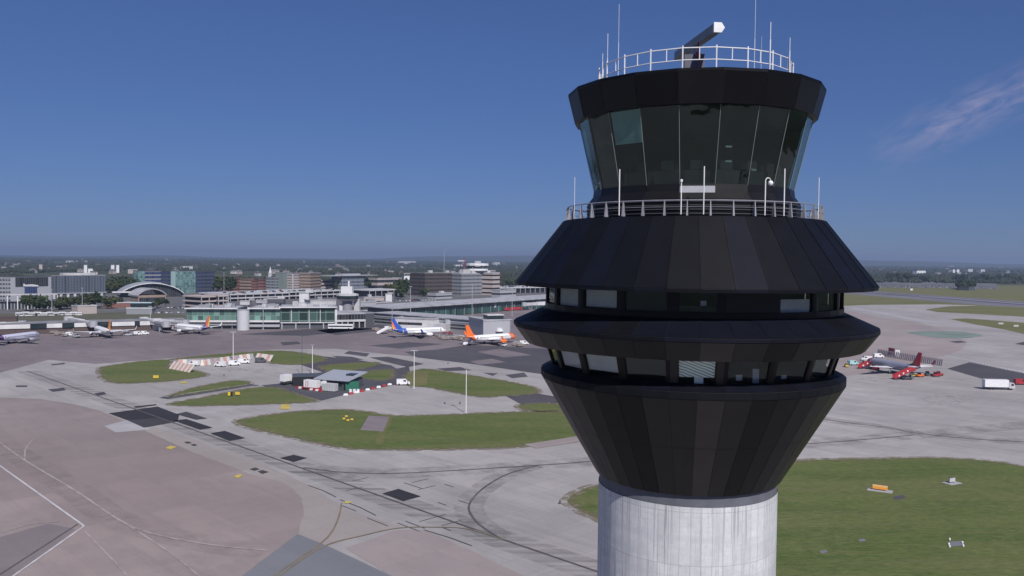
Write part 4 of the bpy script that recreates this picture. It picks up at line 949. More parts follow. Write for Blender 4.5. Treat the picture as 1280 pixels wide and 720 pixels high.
# ------------------------------------------------------------------ aircraft
def aircraft(label, px, py, heading, body, fin, wingm=None, engm=None, winglet=None, name='airliner', s=1.0, belly=None):
    g_ = G(px, py); r_ = thing(name, label, 'aircraft', (g_.x, g_.y, ZT), heading)
    r_.scale = (s, s, s)
    wingm = wingm or M['lightgrey']; engm = engm or M['white']
    q = MB(); st_ = [(-18.6, .15, 1.35), (-17.4, .45, 1.15), (-15, .95, .75), (-12, 1.45, .38), (-9, 1.8, .12), (-6, 1.95, 0), (13, 1.95, 0), (15, 1.85, -.05), (16.6, 1.5, -.2), (17.8, .95, -.42), (18.5, .4, -.6), (18.65, .05, -.65)]
    N = 20; vs = []; fs = []
    for x_, rr, zc in st_:
        for k in range(N): t = 2 * math.pi * k / N; vs.append((x_, rr * math.cos(t), 3.7 + zc + rr * math.sin(t)))
    for j in range(len(st_) - 1):
        for k in range(N): fs.append((j * N + k, j * N + (k + 1) % N, (j + 1) * N + (k + 1) % N, (j + 1) * N + k))
    fs.append(tuple(range(N))); fs.append(tuple(range((len(st_) - 1) * N, len(st_) * N))[::-1])
    q.add(vs, fs); fu = q.build('fuselage', body, r_, smooth=True)
    for sg in (-1, 1): MB().box(-10, 13, sg * 1.93 - .05, sg * 1.93 + .05, 4.0, 4.42).build('window_row', glazing('cabin_windows', (.03, .04, .05), WH, .8, .5), fu)
    MB().box(16.2, 17.0, -1.25, 1.25, 4.15, 4.75, top=.8).build('cockpit_window', M['glassdark'], fu)
    for sg in (-1, 1):
        for xx in (13.6, -12.2): MB().box(xx, xx + .9, sg * 1.95 - (.03 if xx > 0 else .55), sg * 1.95 + (.06 if xx > 0 else -.42), 3.2, 5.0).build('door', M['lightgrey'], fu)
    def surf(name_, root, tip, mat, par=r_):
        (xa, xb, ya, za, ta), (xc, xd, yc, zc, tc_) = root, tip
        vs = []
        for (x1_, x2_, y_, z_, t_) in ((xa, xb, ya, za, ta), (xc, xd, yc, zc, tc_)):
            xm = x1_ + (x2_ - x1_) * .35
            vs += [(x1_, y_, z_), (xm, y_, z_ + t_), (x2_, y_, z_), (xm, y_, z_ - t_)]
        return MB().add(vs, [(0, 1, 2, 3), (7, 6, 5, 4), (0, 4, 5, 1), (1, 5, 6, 2), (2, 6, 7, 3), (3, 7, 4, 0)]).build(name_, mat, par)
    for sg in (-1, 1):
        wg = surf('wing', (5.0, -3.2, sg * 1.2, 2.7, .38), (-4.2, -6.0, sg * 17, 4.1, .1), wingm)
        tipx = MB().add([(-4.3, sg * 17, 4.05), (-6.1, sg * 17, 4.05), (-6.9, sg * 17.5, 6.3), (-6.1, sg * 17.5, 6.3), (-4.3, sg * 17.15, 4.05), (-6.1, sg * 17.15, 4.05), (-6.9, sg * 17.6, 6.3), (-6.1, sg * 17.6, 6.3)],
              [(0, 1, 2, 3), (7, 6, 5, 4), (0, 4, 5, 1), (1, 5, 6, 2), (2, 6, 7, 3), (3, 7, 4, 0)]).build('winglet', winglet or wingm, wg)
        surf('tailplane', (-13.8, -17.3, sg * .5, 4.9, .22), (-17.3, -18.7, sg * 6.2, 5.3, .07), wingm)
        q = MB(); pr = [(2.6, .45), (3.2, .75), (4.2, 1.05), (5.6, 1.12), (6.4, 1.0)]; vs = []; fs = []
        for xx, rr in pr:
            for k in range(14): t = 2 * math.pi * k / 14; vs.append((xx, sg * 5.6 + rr * math.cos(t), 1.75 + rr * math.sin(t)))
        for j in range(len(pr) - 1):
            for k in range(14): fs.append((j * 14 + k, j * 14 + (k + 1) % 14, (j + 1) * 14 + (k + 1) % 14, (j + 1) * 14 + k))
        fs.append(tuple(range(14))); q.add(vs, fs)
        en = q.build('engine', engm, r_, smooth=True)
        MB().bar((6.0, sg * 5.6, 1.75), (6.15, sg * 5.6, 1.75), .95, n=14).build('fan', M['black_'], en)
        MB().box(1.2, 5, sg * 5.6 - .15, sg * 5.6 + .15, 2.5, 3.1).build('pylon', wingm, en)
        q = MB().bar((-2.2, sg * 3.6, .5), (-2.0, sg * 2.8, 2.6), .16); lg = q.build('landing_gear', M['lightgrey'], r_)
        for dy in (-.35, .35): MB().bar((-2.2, sg * 3.6 + dy - .15, .55), (-2.2, sg * 3.6 + dy + .15, .55), .55, n=12).build('wheel', M['tyre'], lg)
    lg = MB().bar((13.6, 0, .4), (13.3, 0, 2.4), .12).build('landing_gear', M['lightgrey'], r_)
    for dy in (-.25, .25): MB().bar((13.6, dy - .1, .4), (13.6, dy + .1, .4), .4, n=12).build('wheel', M['tyre'], lg)
    vs = []
    for y_ in (-.16, .16): vs += [(-10.6, y_, 5.35), (-13.2, y_, 6.3), (-16.6, y_ * .5, 11.6), (-18.9, y_ * .5, 11.6), (-17.7, y_, 5.2)]
    MB().add(vs, [(0, 1, 2, 3, 4), (9, 8, 7, 6, 5)] + [(k, (k + 1) % 5, 5 + (k + 1) % 5, 5 + k) for k in range(5)]).build('tail_fin', fin, r_)
    return r_
WH = (.78, .79, .8); BL = (.03, .1, .42); OR = (.85, .17, .03); PU = (.09, .03, .16); YE = (.85, .5, .05)
b_blue = twotone('livery_white_blue_rear', BL, WH, (1, 0, .35), -7.5)
f_blue = twotone('livery_blue_orange_fin', YE, OR, (1, 0, .55), -13.9, BL, -12.7)
b_oran = twotone('livery_white_orange_nose', OR, WH, (1, 0, .5), -10.5, OR, 15.0)
f_oran = twotone('livery_orange_fin', OR, OR, (1, 0, .45), -50, (.85, .3, .2), -9.2)
b_purp = twotone('livery_lavender_purple_rear', PU, (.55, .55, .68), (1, 0, .2), -11)
f_purp = plain('livery_purple_fin', PU, .35, .1)
b_red = twotone('livery_silver_red_front', (.27, .28, .34), (.3, .31, .37), (1, 0, 0), 0, (.4, .03, .06), 13.5)
f_red = twotone('livery_crimson_fin', (.38, .01, .03), (.42, .015, .035), (1, 0, .3), -14, (.04, .03, .05), -11.8)
b_thr = twotone('livery_white_violet_rear', (.1, .1, .3), WH, (1, 0, .25), -11)
f_thr = twotone('livery_orange_violet_fin', (.8, .6, .15), (.85, .2, .06), (1, 0, .35), -14.6, (.15, .1, .3), -12.4)
aircraft('airliner with crimson tail fin and silver fuselage between two red stair units', 1116, 466.5, R(90 - 24.6 + 38), b_red, f_red, M['white'], M['red'], M['red'], s=.96)
aircraft('airliner with blue and orange tail fin parked in front of the white gate lounge', 524, 421, R(30), b_blue, f_blue, M['white'], M['white'], M['blue'], s=1.0)
aircraft('airliner with orange tail fin and orange nose by the square gate building', 614, 430, R(40), b_oran, f_oran, M['white'], M['orange'], M['orange'], s=1.0)
aircraft('lavender airliner with purple tail fin at the left edge of the apron', 21, 429, R(82), b_purp, f_purp, M['lightgrey'], M['lightgrey'], None, s=.95)
aircraft('white airliner seen from behind with a thin orange tail fin', 129, 421, R(128), plain('livery_white', WH, .35, .05), plain('livery_amber_fin', (.75, .3, .06), .4, .1), M['white'], M['white'], None, s=1.0)
aircraft('white airliner with orange, yellow and violet tail parked left of the glass pier', 240, 417, R(145), b_thr, f_thr, M['white'], M['white'], None, s=1.0)

# ------------------------------------------------------------------ vehicles
def wheels(root, xs, y, r, name='wheel'):
    for x_ in xs:
        for sg in (-1, 1):
            MB().bar((x_, sg * y - sg * .12, r), (x_, sg * y + sg * .1, r), r, n=12).build(name, M['tyre'], root)
def van(label, px, py, rz, paint, cat='van', group=None, name='parked_van', L=5.2, H_=2.3):
    g_ = G(px, py); r_ = thing(name, label, cat, (g_.x, g_.y, ZT), rz, group)
    P_ = [(-L / 2, .35), (-L / 2, H_ * .96), (-L / 2 + .2, H_), (L * .2, H_), (L * .34, H_ * .62), (L / 2 - .05, H_ * .5), (L / 2, .35)]
    vs = [(x_, -.95, z_) for x_, z_ in P_] + [(x_, .95, z_) for x_, z_ in P_]; k_ = len(P_)
    bd = MB().add(vs, [tuple(range(k_)), tuple(range(k_, 2 * k_))[::-1]] + [(k, k_ + k, k_ + (k + 1) % k_, (k + 1) % k_) for k in range(k_)]).build('body', paint, r_)
    MB().add([(L * .215, -.85, H_ * .97), (L * .215, .85, H_ * .97), (L * .345, .85, H_ * .65), (L * .345, -.85, H_ * .65), (L * .2, -.85, H_ * .95), (L * .2, .85, H_ * .95), (L * .33, .85, H_ * .63), (L * .33, -.85, H_ * .63)], [(0, 1, 2, 3), (4, 5, 6, 7)]).build('windscreen', M['glassdark'], r_)
    MB().box(L * .0, L * .2, -.97, .97, H_ * .6, H_ * .88).build('side_window', M['glassdark'], r_)
    wheels(r_, (-L * .32, L * .32), .88, .36); return r_
def car_mesh(name, paint):
    q = MB(); q.add([(-2.1, -.88, .3), (2.15, -.88, .3), (2.15, -.88, .75), (1.2, -.88, .92), (-2.1, -.88, .98), (-2.1, .88, .3), (2.15, .88, .3), (2.15, .88, .75), (1.2, .88, .92), (-2.1, .88, .98)],
        [(0, 1, 2, 3, 4), (9, 8, 7, 6, 5), (0, 5, 6, 1), (1, 6, 7, 2), (2, 7, 8, 3), (3, 8, 9, 4), (4, 9, 5, 0)], 0)
    q.add([(-1.95, -.84, .96), (1.15, -.84, .92), (.45, -.68, 1.42), (-1.45, -.68, 1.46), (-1.95, .84, .96), (1.15, .84, .92), (.45, .68, 1.42), (-1.45, .68, 1.46)], [(0, 1, 2, 3), (7, 6, 5, 4), (1, 5, 6, 2), (0, 3, 7, 4)], 1)
    q.box(-1.45, .45, -.68, .68, 1.44, 1.49, 0)
    for x_ in (-1.35, 1.35):
        for sg in (-1, 1): q.bar((x_, sg * .78, .32), (x_, sg * .9, .32), .32, n=8, mi=2)
    o = q.build(name, [paint, M['glassdark'], M['tyre']]); return o
CARCOL = {'white': (.7, .7, .7), 'silver': (.35, .36, .38), 'black': (.02, .02, .022), 'blue': (.03, .06, .2), 'red': (.35, .02, .02), 'grey': (.12, .125, .13)}
cars = {}
def car(px, py, rz, colr, label, group, z=.1, loc=None):
    g_ = G(px, py) if loc is None else loc
    if colr not in cars:
        o = car_mesh('parked_car', plain('car_paint_' + colr, CARCOL[colr], .3, .05)); cars[colr] = o
    else:
        o = cars[colr].copy(); COL.objects.link(o)
    o.location = (g_.x, g_.y, z if loc is None else loc.z); o.rotation_euler = (0, 0, rz); tag(o, label, 'car', group); return o
rc = random.Random(11)
def park_row(px0, py0, px1, py1, nrow, ncol, dy, where, group, z=.1, skip=.15, whitebias=.35, rot=None):
    a = G(px0, py0); b_ = G(px1, py1); d = (b_ - a); L = d.length; d.normalize(); p = Vector((-d.y, d.x, 0))
    for j in range(nrow):
        for i in range(ncol):
            if rc.random() < skip: continue
            q = a + d * (L * (i + .5) / ncol + rc.uniform(-.4, .4)) + p * (j * dy + rc.uniform(-.3, .3))
            cl_ = 'white' if rc.random() < whitebias else rc.choice(['silver', 'silver', 'black', 'blue', 'red', 'grey', 'grey'])
            q.z = z
            car(0, 0, math.atan2(p.y, p.x) + rc.choice((0, math.pi)), cl_, cl_ + ' car ' + where, group, loc=q)
park_row(1064, 358.8, 1168, 359.6, 5, 24, 75, 'parked in the car park beyond the runway, left half', 'cars parked beyond the runway', skip=.15, whitebias=.4)
park_row(1168, 359.6, 1245, 361.0, 3, 17, 75, 'parked in the car park beyond the runway, right half', 'cars parked beyond the runway', skip=.15, whitebias=.4)
sheet('car_park_surface', [(1040, 358.6), (1168, 360), (1250, 361.5), (1245, 354.5), (1168, 352), (1040, 350.5)], .05, M['landside'])
park_row(20, 395.5, 60, 394.5, 2, 12, 9, 'in the crowded car park in front of the hotel, left part', 'cars in front of the hotel', whitebias=.75)
park_row(60, 395, 96, 393.5, 2, 10, 9, 'in the car park in front of the hotel, right part', 'cars in front of the hotel', whitebias=.7)
park_row(190, 392, 230, 391, 1, 8, 8, 'parked behind the glass pier, beside the kiosk', 'cars near the kiosk')
park_row(210, 386, 250, 385, 2, 8, 9, 'parked left of the pinkish multi-storey car park', 'cars near the multi-storey car park')
for cp, nm in ((cp1, 'left deck of the long car park'), (cp2, 'right deck of the long car park')):
    root, w, h, a, an = cp
    d = Vector((math.cos(an), math.sin(an), 0)); p = Vector((-d.y, d.x, 0))
    for k in range(22):
        q = a + d * (w * (k + .5) / 22) + p * rc.choice((3.5, 12, 24)); q.z = h + .06
        cl_ = rc.choice(['white', 'silver', 'black', 'blue', 'grey', 'red', 'white']); car(0, 0, an + math.pi / 2, cl_, cl_ + ' car on the ' + nm, 'cars on the deck car park', loc=q)
root, w, h, a, an = cp6
d = Vector((math.cos(an), math.sin(an), 0)); p = Vector((-d.y, d.x, 0))
for k in range(30):
    q = a + d * (w * (k + .5) / 60) + p * rc.choice((3.5, 14, 26)); q.z = h + .06
    cl_ = rc.choice(['white', 'silver', 'black', 'grey', 'white']); car(0, 0, an + math.pi / 2, cl_, cl_ + ' car on the flat deck right of the terminal office', 'cars on the flat deck', loc=q)
park_row(488, 377, 545, 375.5, 2, 14, 10, 'parked between the pier roof and the brown terminal office', 'cars by the brown terminal office', whitebias=.5)
park_row(300, 384, 345, 384, 1, 8, 9, 'parked behind the stair drum', 'cars behind the stair drum')
# vehicles on the airfield
van('white van parked beside the light mast near the red and white blast fence', 293, 457, R(20), M['white'])
van('white van standing alone in the middle of the small stand', 275, 458.5, R(160), M['white'])
van('white van beside the left end of the blast fence', 242, 457.5, R(170), M['white'])
van('dark van parked at the right end of the blast fence', 326, 453.5, R(10), M['darkgrey'])
van('white van right of the light mast by the blast fence', 305, 454.5, R(10), M['white'])
def boxtruck(label, px, py, rz, boxm, cabm, L=10, H_=3.6, base=M['darkgrey'], name='box_truck', lift=1.0):
    g_ = G(px, py); r_ = thing(name, label, 'truck', (g_.x, g_.y, ZT), rz)
    MB().box(-L / 2, L / 2, -1, 1, .7, lift).build('chassis', base, r_)
    MB().box(-L / 2, L / 2 - 2.4, -1.25, 1.25, lift, H_).build('cargo_box', boxm, r_)
    cb = MB().add([(L / 2 - 2.2, -1.2, .6), (L / 2, -1.2, .6), (L / 2, -1.2, 1.6), (L / 2 - .4, -1.2, 2.7), (L / 2 - 2.2, -1.2, 2.8), (L / 2 - 2.2, 1.2, .6), (L / 2, 1.2, .6), (L / 2, 1.2, 1.6), (L / 2 - .4, 1.2, 2.7), (L / 2 - 2.2, 1.2, 2.8)],
        [(0, 1, 2, 3, 4), (9, 8, 7, 6, 5), (0, 5, 6, 1), (1, 6, 7, 2), (2, 7, 8, 3), (3, 8, 9, 4), (4, 9, 5, 0)]).build('cab', cabm, r_)
    MB().add([(L / 2 + .03, -1.05, 1.65), (L / 2 + .03, 1.05, 1.65), (L / 2 - .36, 1.05, 2.6), (L / 2 - .36, -1.05, 2.6)], [(0, 1, 2, 3)]).build('windscreen', M['glassdark'], cb)
    MB().box(L / 2 - 1.5, L / 2 - .5, -1.22, 1.22, 1.6, 2.4).build('side_window', M['glassdark'], cb)
    wheels(r_, (-L * .3, -L * .18, L * .38), 1.05, .5); return r_
boxtruck('long white box truck crossing the right-hand apron', 1248, 487, R(-4), M['white'], M['offwhite'], 11.5, 3.9)
bt = van('red tow vehicle at the right edge ahead of the box truck', 1276, 481, R(0), M['red'], 'tug')
boxtruck('white high-lift truck at the left end of the black hut wall', 360, 480.5, R(60), M['white'], M['white'], 6.2, 3.9, lift=1.4)
# scene-side vehicle lorry by hut: red chassis container trailer
g_ = G(390, 487.5); r_ = thing('container_trailer', 'white container on a red trailer in front of the hut', 'trailer', (g_.x, g_.y, ZT), R(-22))
MB().box(-2.9, 2.9, -1.2, 1.2, 1.0, 3.6).build('container', M['white'], r_); MB().box(-3.6, 4.4, -1.1, 1.1, .6, 1.0).build('chassis', M['red'], r_); wheels(r_, (-2.4, -1.4, 2.6), 1.0, .4)
for xx in (-2.0, -1.1): MB().box(xx, xx + .25, -1.23, -1.2, 1.2, 3.4).build('side_stripe', M['red'], r_)
g_ = G(413, 489.5); r_ = thing('cargo_container', 'white air cargo container right of the red trailer', 'container', (g_.x, g_.y, ZT), R(-22))
MB().box(-3, 2.6, -1.2, 1.2, .3, 2.9).build('container_body', M['offwhite'], r_); MB().box(-3.6, -2.4, -1, 1, 2.0, 3.6).build('upper_box', M['white'], r_); MB().box(-3.1, 2.7, -1.25, 1.25, 0, .3).build('base', M['darkgrey'], r_)
for k in range(5): MB().box(-2.7 + k * 1.05, -2.55 + k * 1.05, -1.26, -1.2, .4, 2.8).build('side_rib', M['lightgrey'], r_)
g_ = G(440, 488); r_ = thing('storage_container', 'dark green storage container at the right end of the hut', 'container', (g_.x, g_.y, ZT), R(12))
MB().box(-2.4, 2.4, -1.2, 1.2, 0, 3.2).build('container_body', M['green'], r_)
for k in range(7): MB().box(-2.2 + k * .68, -2.0 + k * .68, -1.27, -1.2, .2, 3.0).build('side_rib', M['green'], r_)
for k in range(3):
    p = G(438 + 4.8 * k, 491); o = MB().bar((0, 0, 0), (0, 0, 1.2), .55, n=12).build('white_drum', M['white']); o.location = (p.x, p.y, ZT)
    tag(o, ['left', 'middle', 'right'][k] + ' one of three white drums in front of the green container', 'drum', 'white drums by the green container')
# hut
a, an, w = frame_of(397, 488, 432, 489.5); an = R(-20); hh = 4.6
r_ = thing('airfield_hut', 'single-storey hut with pale grey seamed metal roof beside the service road', 'building', (G(397, 486).x, G(397, 486).y, ZT), R(-20))
MB().box(0, 13, 0, 11, 0, 3.6).build('wall', M['darkgrey'], r_)
seam = MB().add([(-1, -1.2, 3.6), (14.2, -1.2, 3.6), (14.2, 12.4, 5.3), (-1, 12.4, 5.3), (-1, -1.2, 3.95), (14.2, -1.2, 3.95), (14.2, 12.4, 5.65), (-1, 12.4, 5.65)], [(0, 3, 2, 1), (4, 5, 6, 7), (0, 1, 5, 4), (1, 2, 6, 5), (2, 3, 7, 6), (3, 0, 4, 7)])
rf = seam.build('roof', plain('seamed_roof', (.36, .38, .43), .4, .08), r_)
q = MB()
for k in range(12): q.bar((-.8 + k * 1.32, -1.2, 3.99), (-.8 + k * 1.32, 12.4, 5.69), .05, n=4)
q.build('roof_seam', M['grey'], rf); MB().box(9.2, 12.4, 5.0, 8.6, 4.9, 5.4).build('rooflight', M['glassdark'], rf)
MB().box(2.5, 4.0, -.06, 0, .2, 2.6).box(7.0, 10.5, -.06, 0, 1.4, 2.6).build('window', M['glassdark'], r_); MB().box(11.4, 12.5, -.08, 0, .1, 2.5).build('door', M['black_'], r_)
g2 = G(366, 483); r_ = thing('black_shed', 'long black flat-topped shed joined to the left of the hut', 'shed', (g2.x, g2.y, ZT), R(14))
MB().box(0, 11.5, 0, 9, 0, 3.4).build('wall', M['black_'], r_); MB().box(-.2, 11.7, -.2, 9.2, 3.4, 3.6).build('roof', M['darkgrey'], r_); MB().box(4, 6.5, -.06, 0, .1, 2.7).build('door', M['darkgrey'], r_)
# red & white barriers along the hut's edge
for k in range(18):
    t = k / 17; p = G(372 + 60 * t, 485.5 + 9 * t) if k < 9 else G(432 + 55 * ((k - 9) / 8), 494.8 - 13 * ((k - 9) / 8))
    o = MB().box(-.9, .9, -.25, .25, 0, .7, top=.7).build('road_barrier', M['red'] if k % 2 == 0 else M['white']); o.location = (p.x, p.y, ZT); o.rotation_euler = (0, 0, R(-25 if k < 9 else 25))
    tag(o, ('red' if k % 2 == 0 else 'white') + ' plastic barrier block in the row ' + ('in front of the hut' if k < 9 else 'right of the hut'), 'barrier', 'red and white barrier blocks by the hut')
# blast fence, red and white
def blast(label, pts, hgt, lean, cols, name='blast_fence', pw=2.4, group=None, fill=.92):
    P_ = [G(*p) for p in pts]; root = thing(name, label, 'fence', (P_[0].x, P_[0].y, ZT), 0, group)
    segs = []; k = 0
    for i in range(len(P_) - 1):
        a, b_ = P_[i], P_[i + 1]; d = b_ - a; L = d.length; n_ = max(1, round(L / pw)); d.normalize(); nr = Vector((-d.y, d.x, 0)) * lean
        for j in range(n_):
            p0 = a + d * (L * j / n_) - P_[0]; p1 = a + d * (L * (j + fill) / n_) - P_[0]
            vs = [p0, p1, p1 + nr + Vector((0, 0, hgt)), p0 + nr + Vector((0, 0, hgt))]
            q = MB(); th = Vector((0, 0, 0)) + (-nr.normalized() if nr.length else Vector((d.y, -d.x, 0))) * -.15
            q.add(vs + [v + th for v in vs], [(0, 1, 2, 3), (7, 6, 5, 4), (0, 4, 5, 1), (1, 5, 6, 2), (2, 6, 7, 3), (3, 7, 4, 0)])
            q.build('fence_panel', cols[k % len(cols)], root); k += 1
    return root
PK = plain('faded_pink_panel', (.5, .3, .27), .6, .15); CRM = plain('cream_panel', (.6, .56, .5), .6, .1); GPAN = plain('grey_mesh_panel', (.3, .31, .35), .6, .15)
blast('leaning pink and cream striped blast fence at the left end of the small stand', [(211, 461), (237, 466)], 3.0, 2.4, [CRM, PK], pw=1.6)
blast('long red, cream and grey blast fence behind the parked vans', [(222, 457), (256, 457.5), (300, 451), (318, 449)], 2.6, .8, [PK, CRM, GPAN, PK, GPAN, CRM], pw=2.0)
blast('short cream blast fence at the right end of the small stand', [(318, 449.5), (338, 452)], 2.8, 1.8, [CRM, PK, CRM], pw=2.0)
blast('tall grey slatted blast fence behind the crimson-tailed aircraft', [(1096, 444), (1112, 447), (1130, 450), (1178, 458)], 3.2, .6, [plain('pale_slat', (.34, .31, .32), .7), plain('rust_slat', (.36, .25, .25), .7), plain('grey_slat', (.28, .27, .3), .7)], pw=1.3, fill=.6)
q = blast('red board section standing at the left of the slatted fence', [(1110, 443.5), (1118, 445)], 3.8, .2, [M['red']], pw=1.3)
g_ = G(1121, 446); r_ = thing('generator_cabinet', 'small white cabinet beside the red board', 'cabinet', (g_.x, g_.y, ZT), 0); MB().box(-1.2, 1.2, -.8, .8, .2, 3.4).build('cabinet_body', M['white'], r_); MB().box(-1.3, 1.3, -.9, .9, 0, .2).build('base', M['grey'], r_); MB().box(-.9, .9, -.86, -.8, .5, 3).build('door', M['offwhite'], r_)
# passenger stairs
def stairs(label, px, py, rz, mat, s=1.0, L=7.5, H_=3.4):
    g_ = G(px, py); r_ = thing('passenger_stairs', label, 'stairs', (g_.x, g_.y, ZT), rz, 'mobile passenger stairs'); r_.scale = (s, s, s)
    MB().add([(0, -1, .5), (L, -1, H_), (L, -1, H_ - .5), (0, -1, .2), (0, 1, .5), (L, 1, H_), (L, 1, H_ - .5), (0, 1, .2)], [(0, 1, 2, 3), (7, 6, 5, 4), (0, 4, 5, 1), (3, 2, 6, 7), (0, 3, 7, 4), (1, 5, 6, 2)]).build('stair_flight', mat, r_)
    MB().box(L, L + 1.6, -1, 1, H_ - .3, H_).build('landing', mat, r_)
    for sg in (-1, 1):
        MB().add([(0, sg * 1.02, .5), (L, sg * 1.02, H_), (L + 1.6, sg * 1.02, H_), (L + 1.6, sg * 1.02, H_ + 1.1), (L, sg * 1.02, H_ + 1.1), (0, sg * 1.02, 1.6), (0, sg * 1.1, .5), (L, sg * 1.1, H_), (L + 1.6, sg * 1.1, H_), (L + 1.6, sg * 1.1, H_ + 1.1), (L, sg * 1.1, H_ + 1.1), (0, sg * 1.1, 1.6)],
                 [(0, 1, 2, 3, 4, 5), (11, 10, 9, 8, 7, 6), (5, 4, 10, 11), (4, 3, 9, 10)]).build('side_panel', mat, r_)
    for k in range(3): MB().box(L * (.22 + .26 * k), L * (.3 + .26 * k), -1.13, -1.1, .9 + .9 * k + .3, 1.5 + .9 * k + .3).build('white_patch', M['white'], r_)
    MB().box(L * .5, L + 1.2, -.9, .9, .4, .8).build('chassis', M['darkgrey'], r_); MB().bar((L + .8, 0, .8), (L + .8, 0, H_ - .3), .2).build('support_leg', M['grey'], r_); wheels(r_, (L * .6, L), .95, .4); return r_
stairs('red passenger stairs at the rear of the crimson-tailed aircraft', 1117, 474.5, R(2), M['red'], 1.15, L=6)
stairs('red passenger stairs by the front of the crimson-tailed aircraft', 1073, 461, R(-8), M['red'], 1.1, L=6.5)
stairs('white passenger stairs standing alone left of the blue-tailed aircraft', 472, 418, R(45), M['white'], .9)
stairs('white passenger stairs beside the orange-tailed aircraft', 580, 432, R(35), M['white'], .9)
# small ground vehicles
def tug(label, px, py, rz, mat, group='baggage tugs and loaders'):
    g_ = G(px, py); r_ = thing('baggage_tug', label, 'tug', (g_.x, g_.y, ZT), rz, group)
    MB().box(-1.5, 1.5, -.75, .75, .35, 1.05).build('body', mat, r_); MB().box(-.9, .3, -.7, .7, 1.9, 2.0).build('roof', mat, r_)
    MB().box(-.1, .1, -.65, .65, 1.05, 1.9).build('windscreen', M['glassdark'], r_); MB().box(-.9, -.8, -.65, .65, 1.05, 1.9).build('rear_frame', M['darkgrey'], r_); wheels(r_, (-1, 1), .7, .35); return r_
tug('orange baggage loader behind the crimson-tailed aircraft', 1150, 471.5, R(5), M['orange']); tug('yellow-orange loader next to the rear red stairs', 1141, 471, R(-10), M['yellow'])
tug('dark red tug right of the orange loader', 1170, 471, R(0), M['red']); tug('crimson tug at the right end behind the aircraft tail', 1174, 470, R(0), M['red']); tug('dark tug between the loaders and red tugs', 1160, 470, R(10), M['darkgrey'])
van('white van with teal front between the tower and the crimson-tailed aircraft', 1066, 456.5, R(20), plain('pale_teal_paint', (.35, .55, .55), .4)); van('white van left of the slatted fence', 1098, 447.5, R(5), M['white'])
van('white van beside the front red stairs', 1083, 451, R(170), M['white']); tug('yellow tug next to the tower, left of the teal van', 1058, 459, R(80), M['yellow'])
# baggage carts: one made, the rest copied
def cart(label, px, py, rz):
    g_ = G(px, py); r_ = thing('baggage_cart', label, 'cart', (g_.x, g_.y, ZT), rz, 'baggage carts')
    MB().box(-1.4, 1.4, -.75, .75, .4, .55).build('platform', M['darkgrey'], r_); MB().box(-1.3, 1.3, -.7, .7, 1.6, 1.7).build('roof', M['offwhite'], r_); MB().box(-1.3, 1.3, -.65, .5, .55, 1.35).build('load', M['tanwall'], r_)
    for x_ in (-1.3, 1.25): MB().box(x_, x_ + .06, -.7, .7, .55, 1.6).build('end_frame', M['lightgrey'], r_)
    wheels(r_, (-1, 1), .65, .22); return r_
c0 = None
for nm, base, cnt, sp, spy in (('between the blue-tailed and orange-tailed aircraft', (545, 424), 16, 34, 5), ('below the nose of the orange-tailed aircraft', (642, 432), 7, 12, 4), ('beside the purple-tailed aircraft', (60, 419), 8, 28, 4), ('between the two left-hand aircraft', (150, 418), 9, 26, 4), ('left of the blue-tailed aircraft', (466, 413), 7, 26, 4), ('near the crimson-tailed aircraft', (1080, 456), 5, 26, 6)):
    for k in range(cnt):
        px = base[0] + rc.uniform(0, sp); py = base[1] + rc.uniform(-spy / 2, spy / 2)
        if c0 is None: c0 = cart('baggage cart ' + nm, px, py, rc.uniform(-.6, .6)); continue
        o = copy_tree(c0); g_ = G(px, py); o.location = (g_.x, g_.y, ZT); o.rotation_euler = (0, 0, rc.uniform(-.6, .6)); o['label'] = 'baggage cart ' + nm
for k, (px, py, cl_, lab) in enumerate(((556, 417, 'red', 'red tug at the nose of the blue-tailed aircraft'), (563, 418, 'red', 'second red tug at the nose of the blue-tailed aircraft'), (630, 433, 'white', 'white tug under the nose of the orange-tailed aircraft'), (575, 425, 'yellow', 'yellow tug left of the orange-tailed aircraft'), (98, 415.5, 'white', 'white tug below the left jet bridge'), (45, 421, 'red', 'red tug right of the purple-tailed aircraft'))):
    tug(lab, px, py, rc.uniform(-1, 1), M[cl_])
for px, py, rz, lab in ((173, 419, .1, 'white van in the middle of the pale carts between the left aircraft'), (181, 418.5, .2, 'white van below the jet bridge, right of the pale carts'), (88, 420, .4, 'white van left of the aircraft with the thin orange tail'), (95, 422, -.5, 'grey van left of the aircraft with the thin orange tail'), (160, 420, .2, 'silver van left of the pale carts'), (655, 431, .1, 'white van under the tower ring right of the orange-tailed aircraft'), (485, 412, .5, 'white van left of the blue tail fin')):
    van(lab, px, py, rz, M['lightgrey'] if 'grey' in lab or 'silver' in lab else M['white'])
van('white van on the service road beside the right-hand light mast', 504, 481.5, .2, M['white'])
for k, (px, py) in enumerate(((633, 389), (641, 388.5), (648, 388))):
    boxtruck(['left', 'middle', 'right'][k] + ' red fire truck in the row beyond the pier', px, py, R(5), M['red'], M['red'], 8, 3.2)
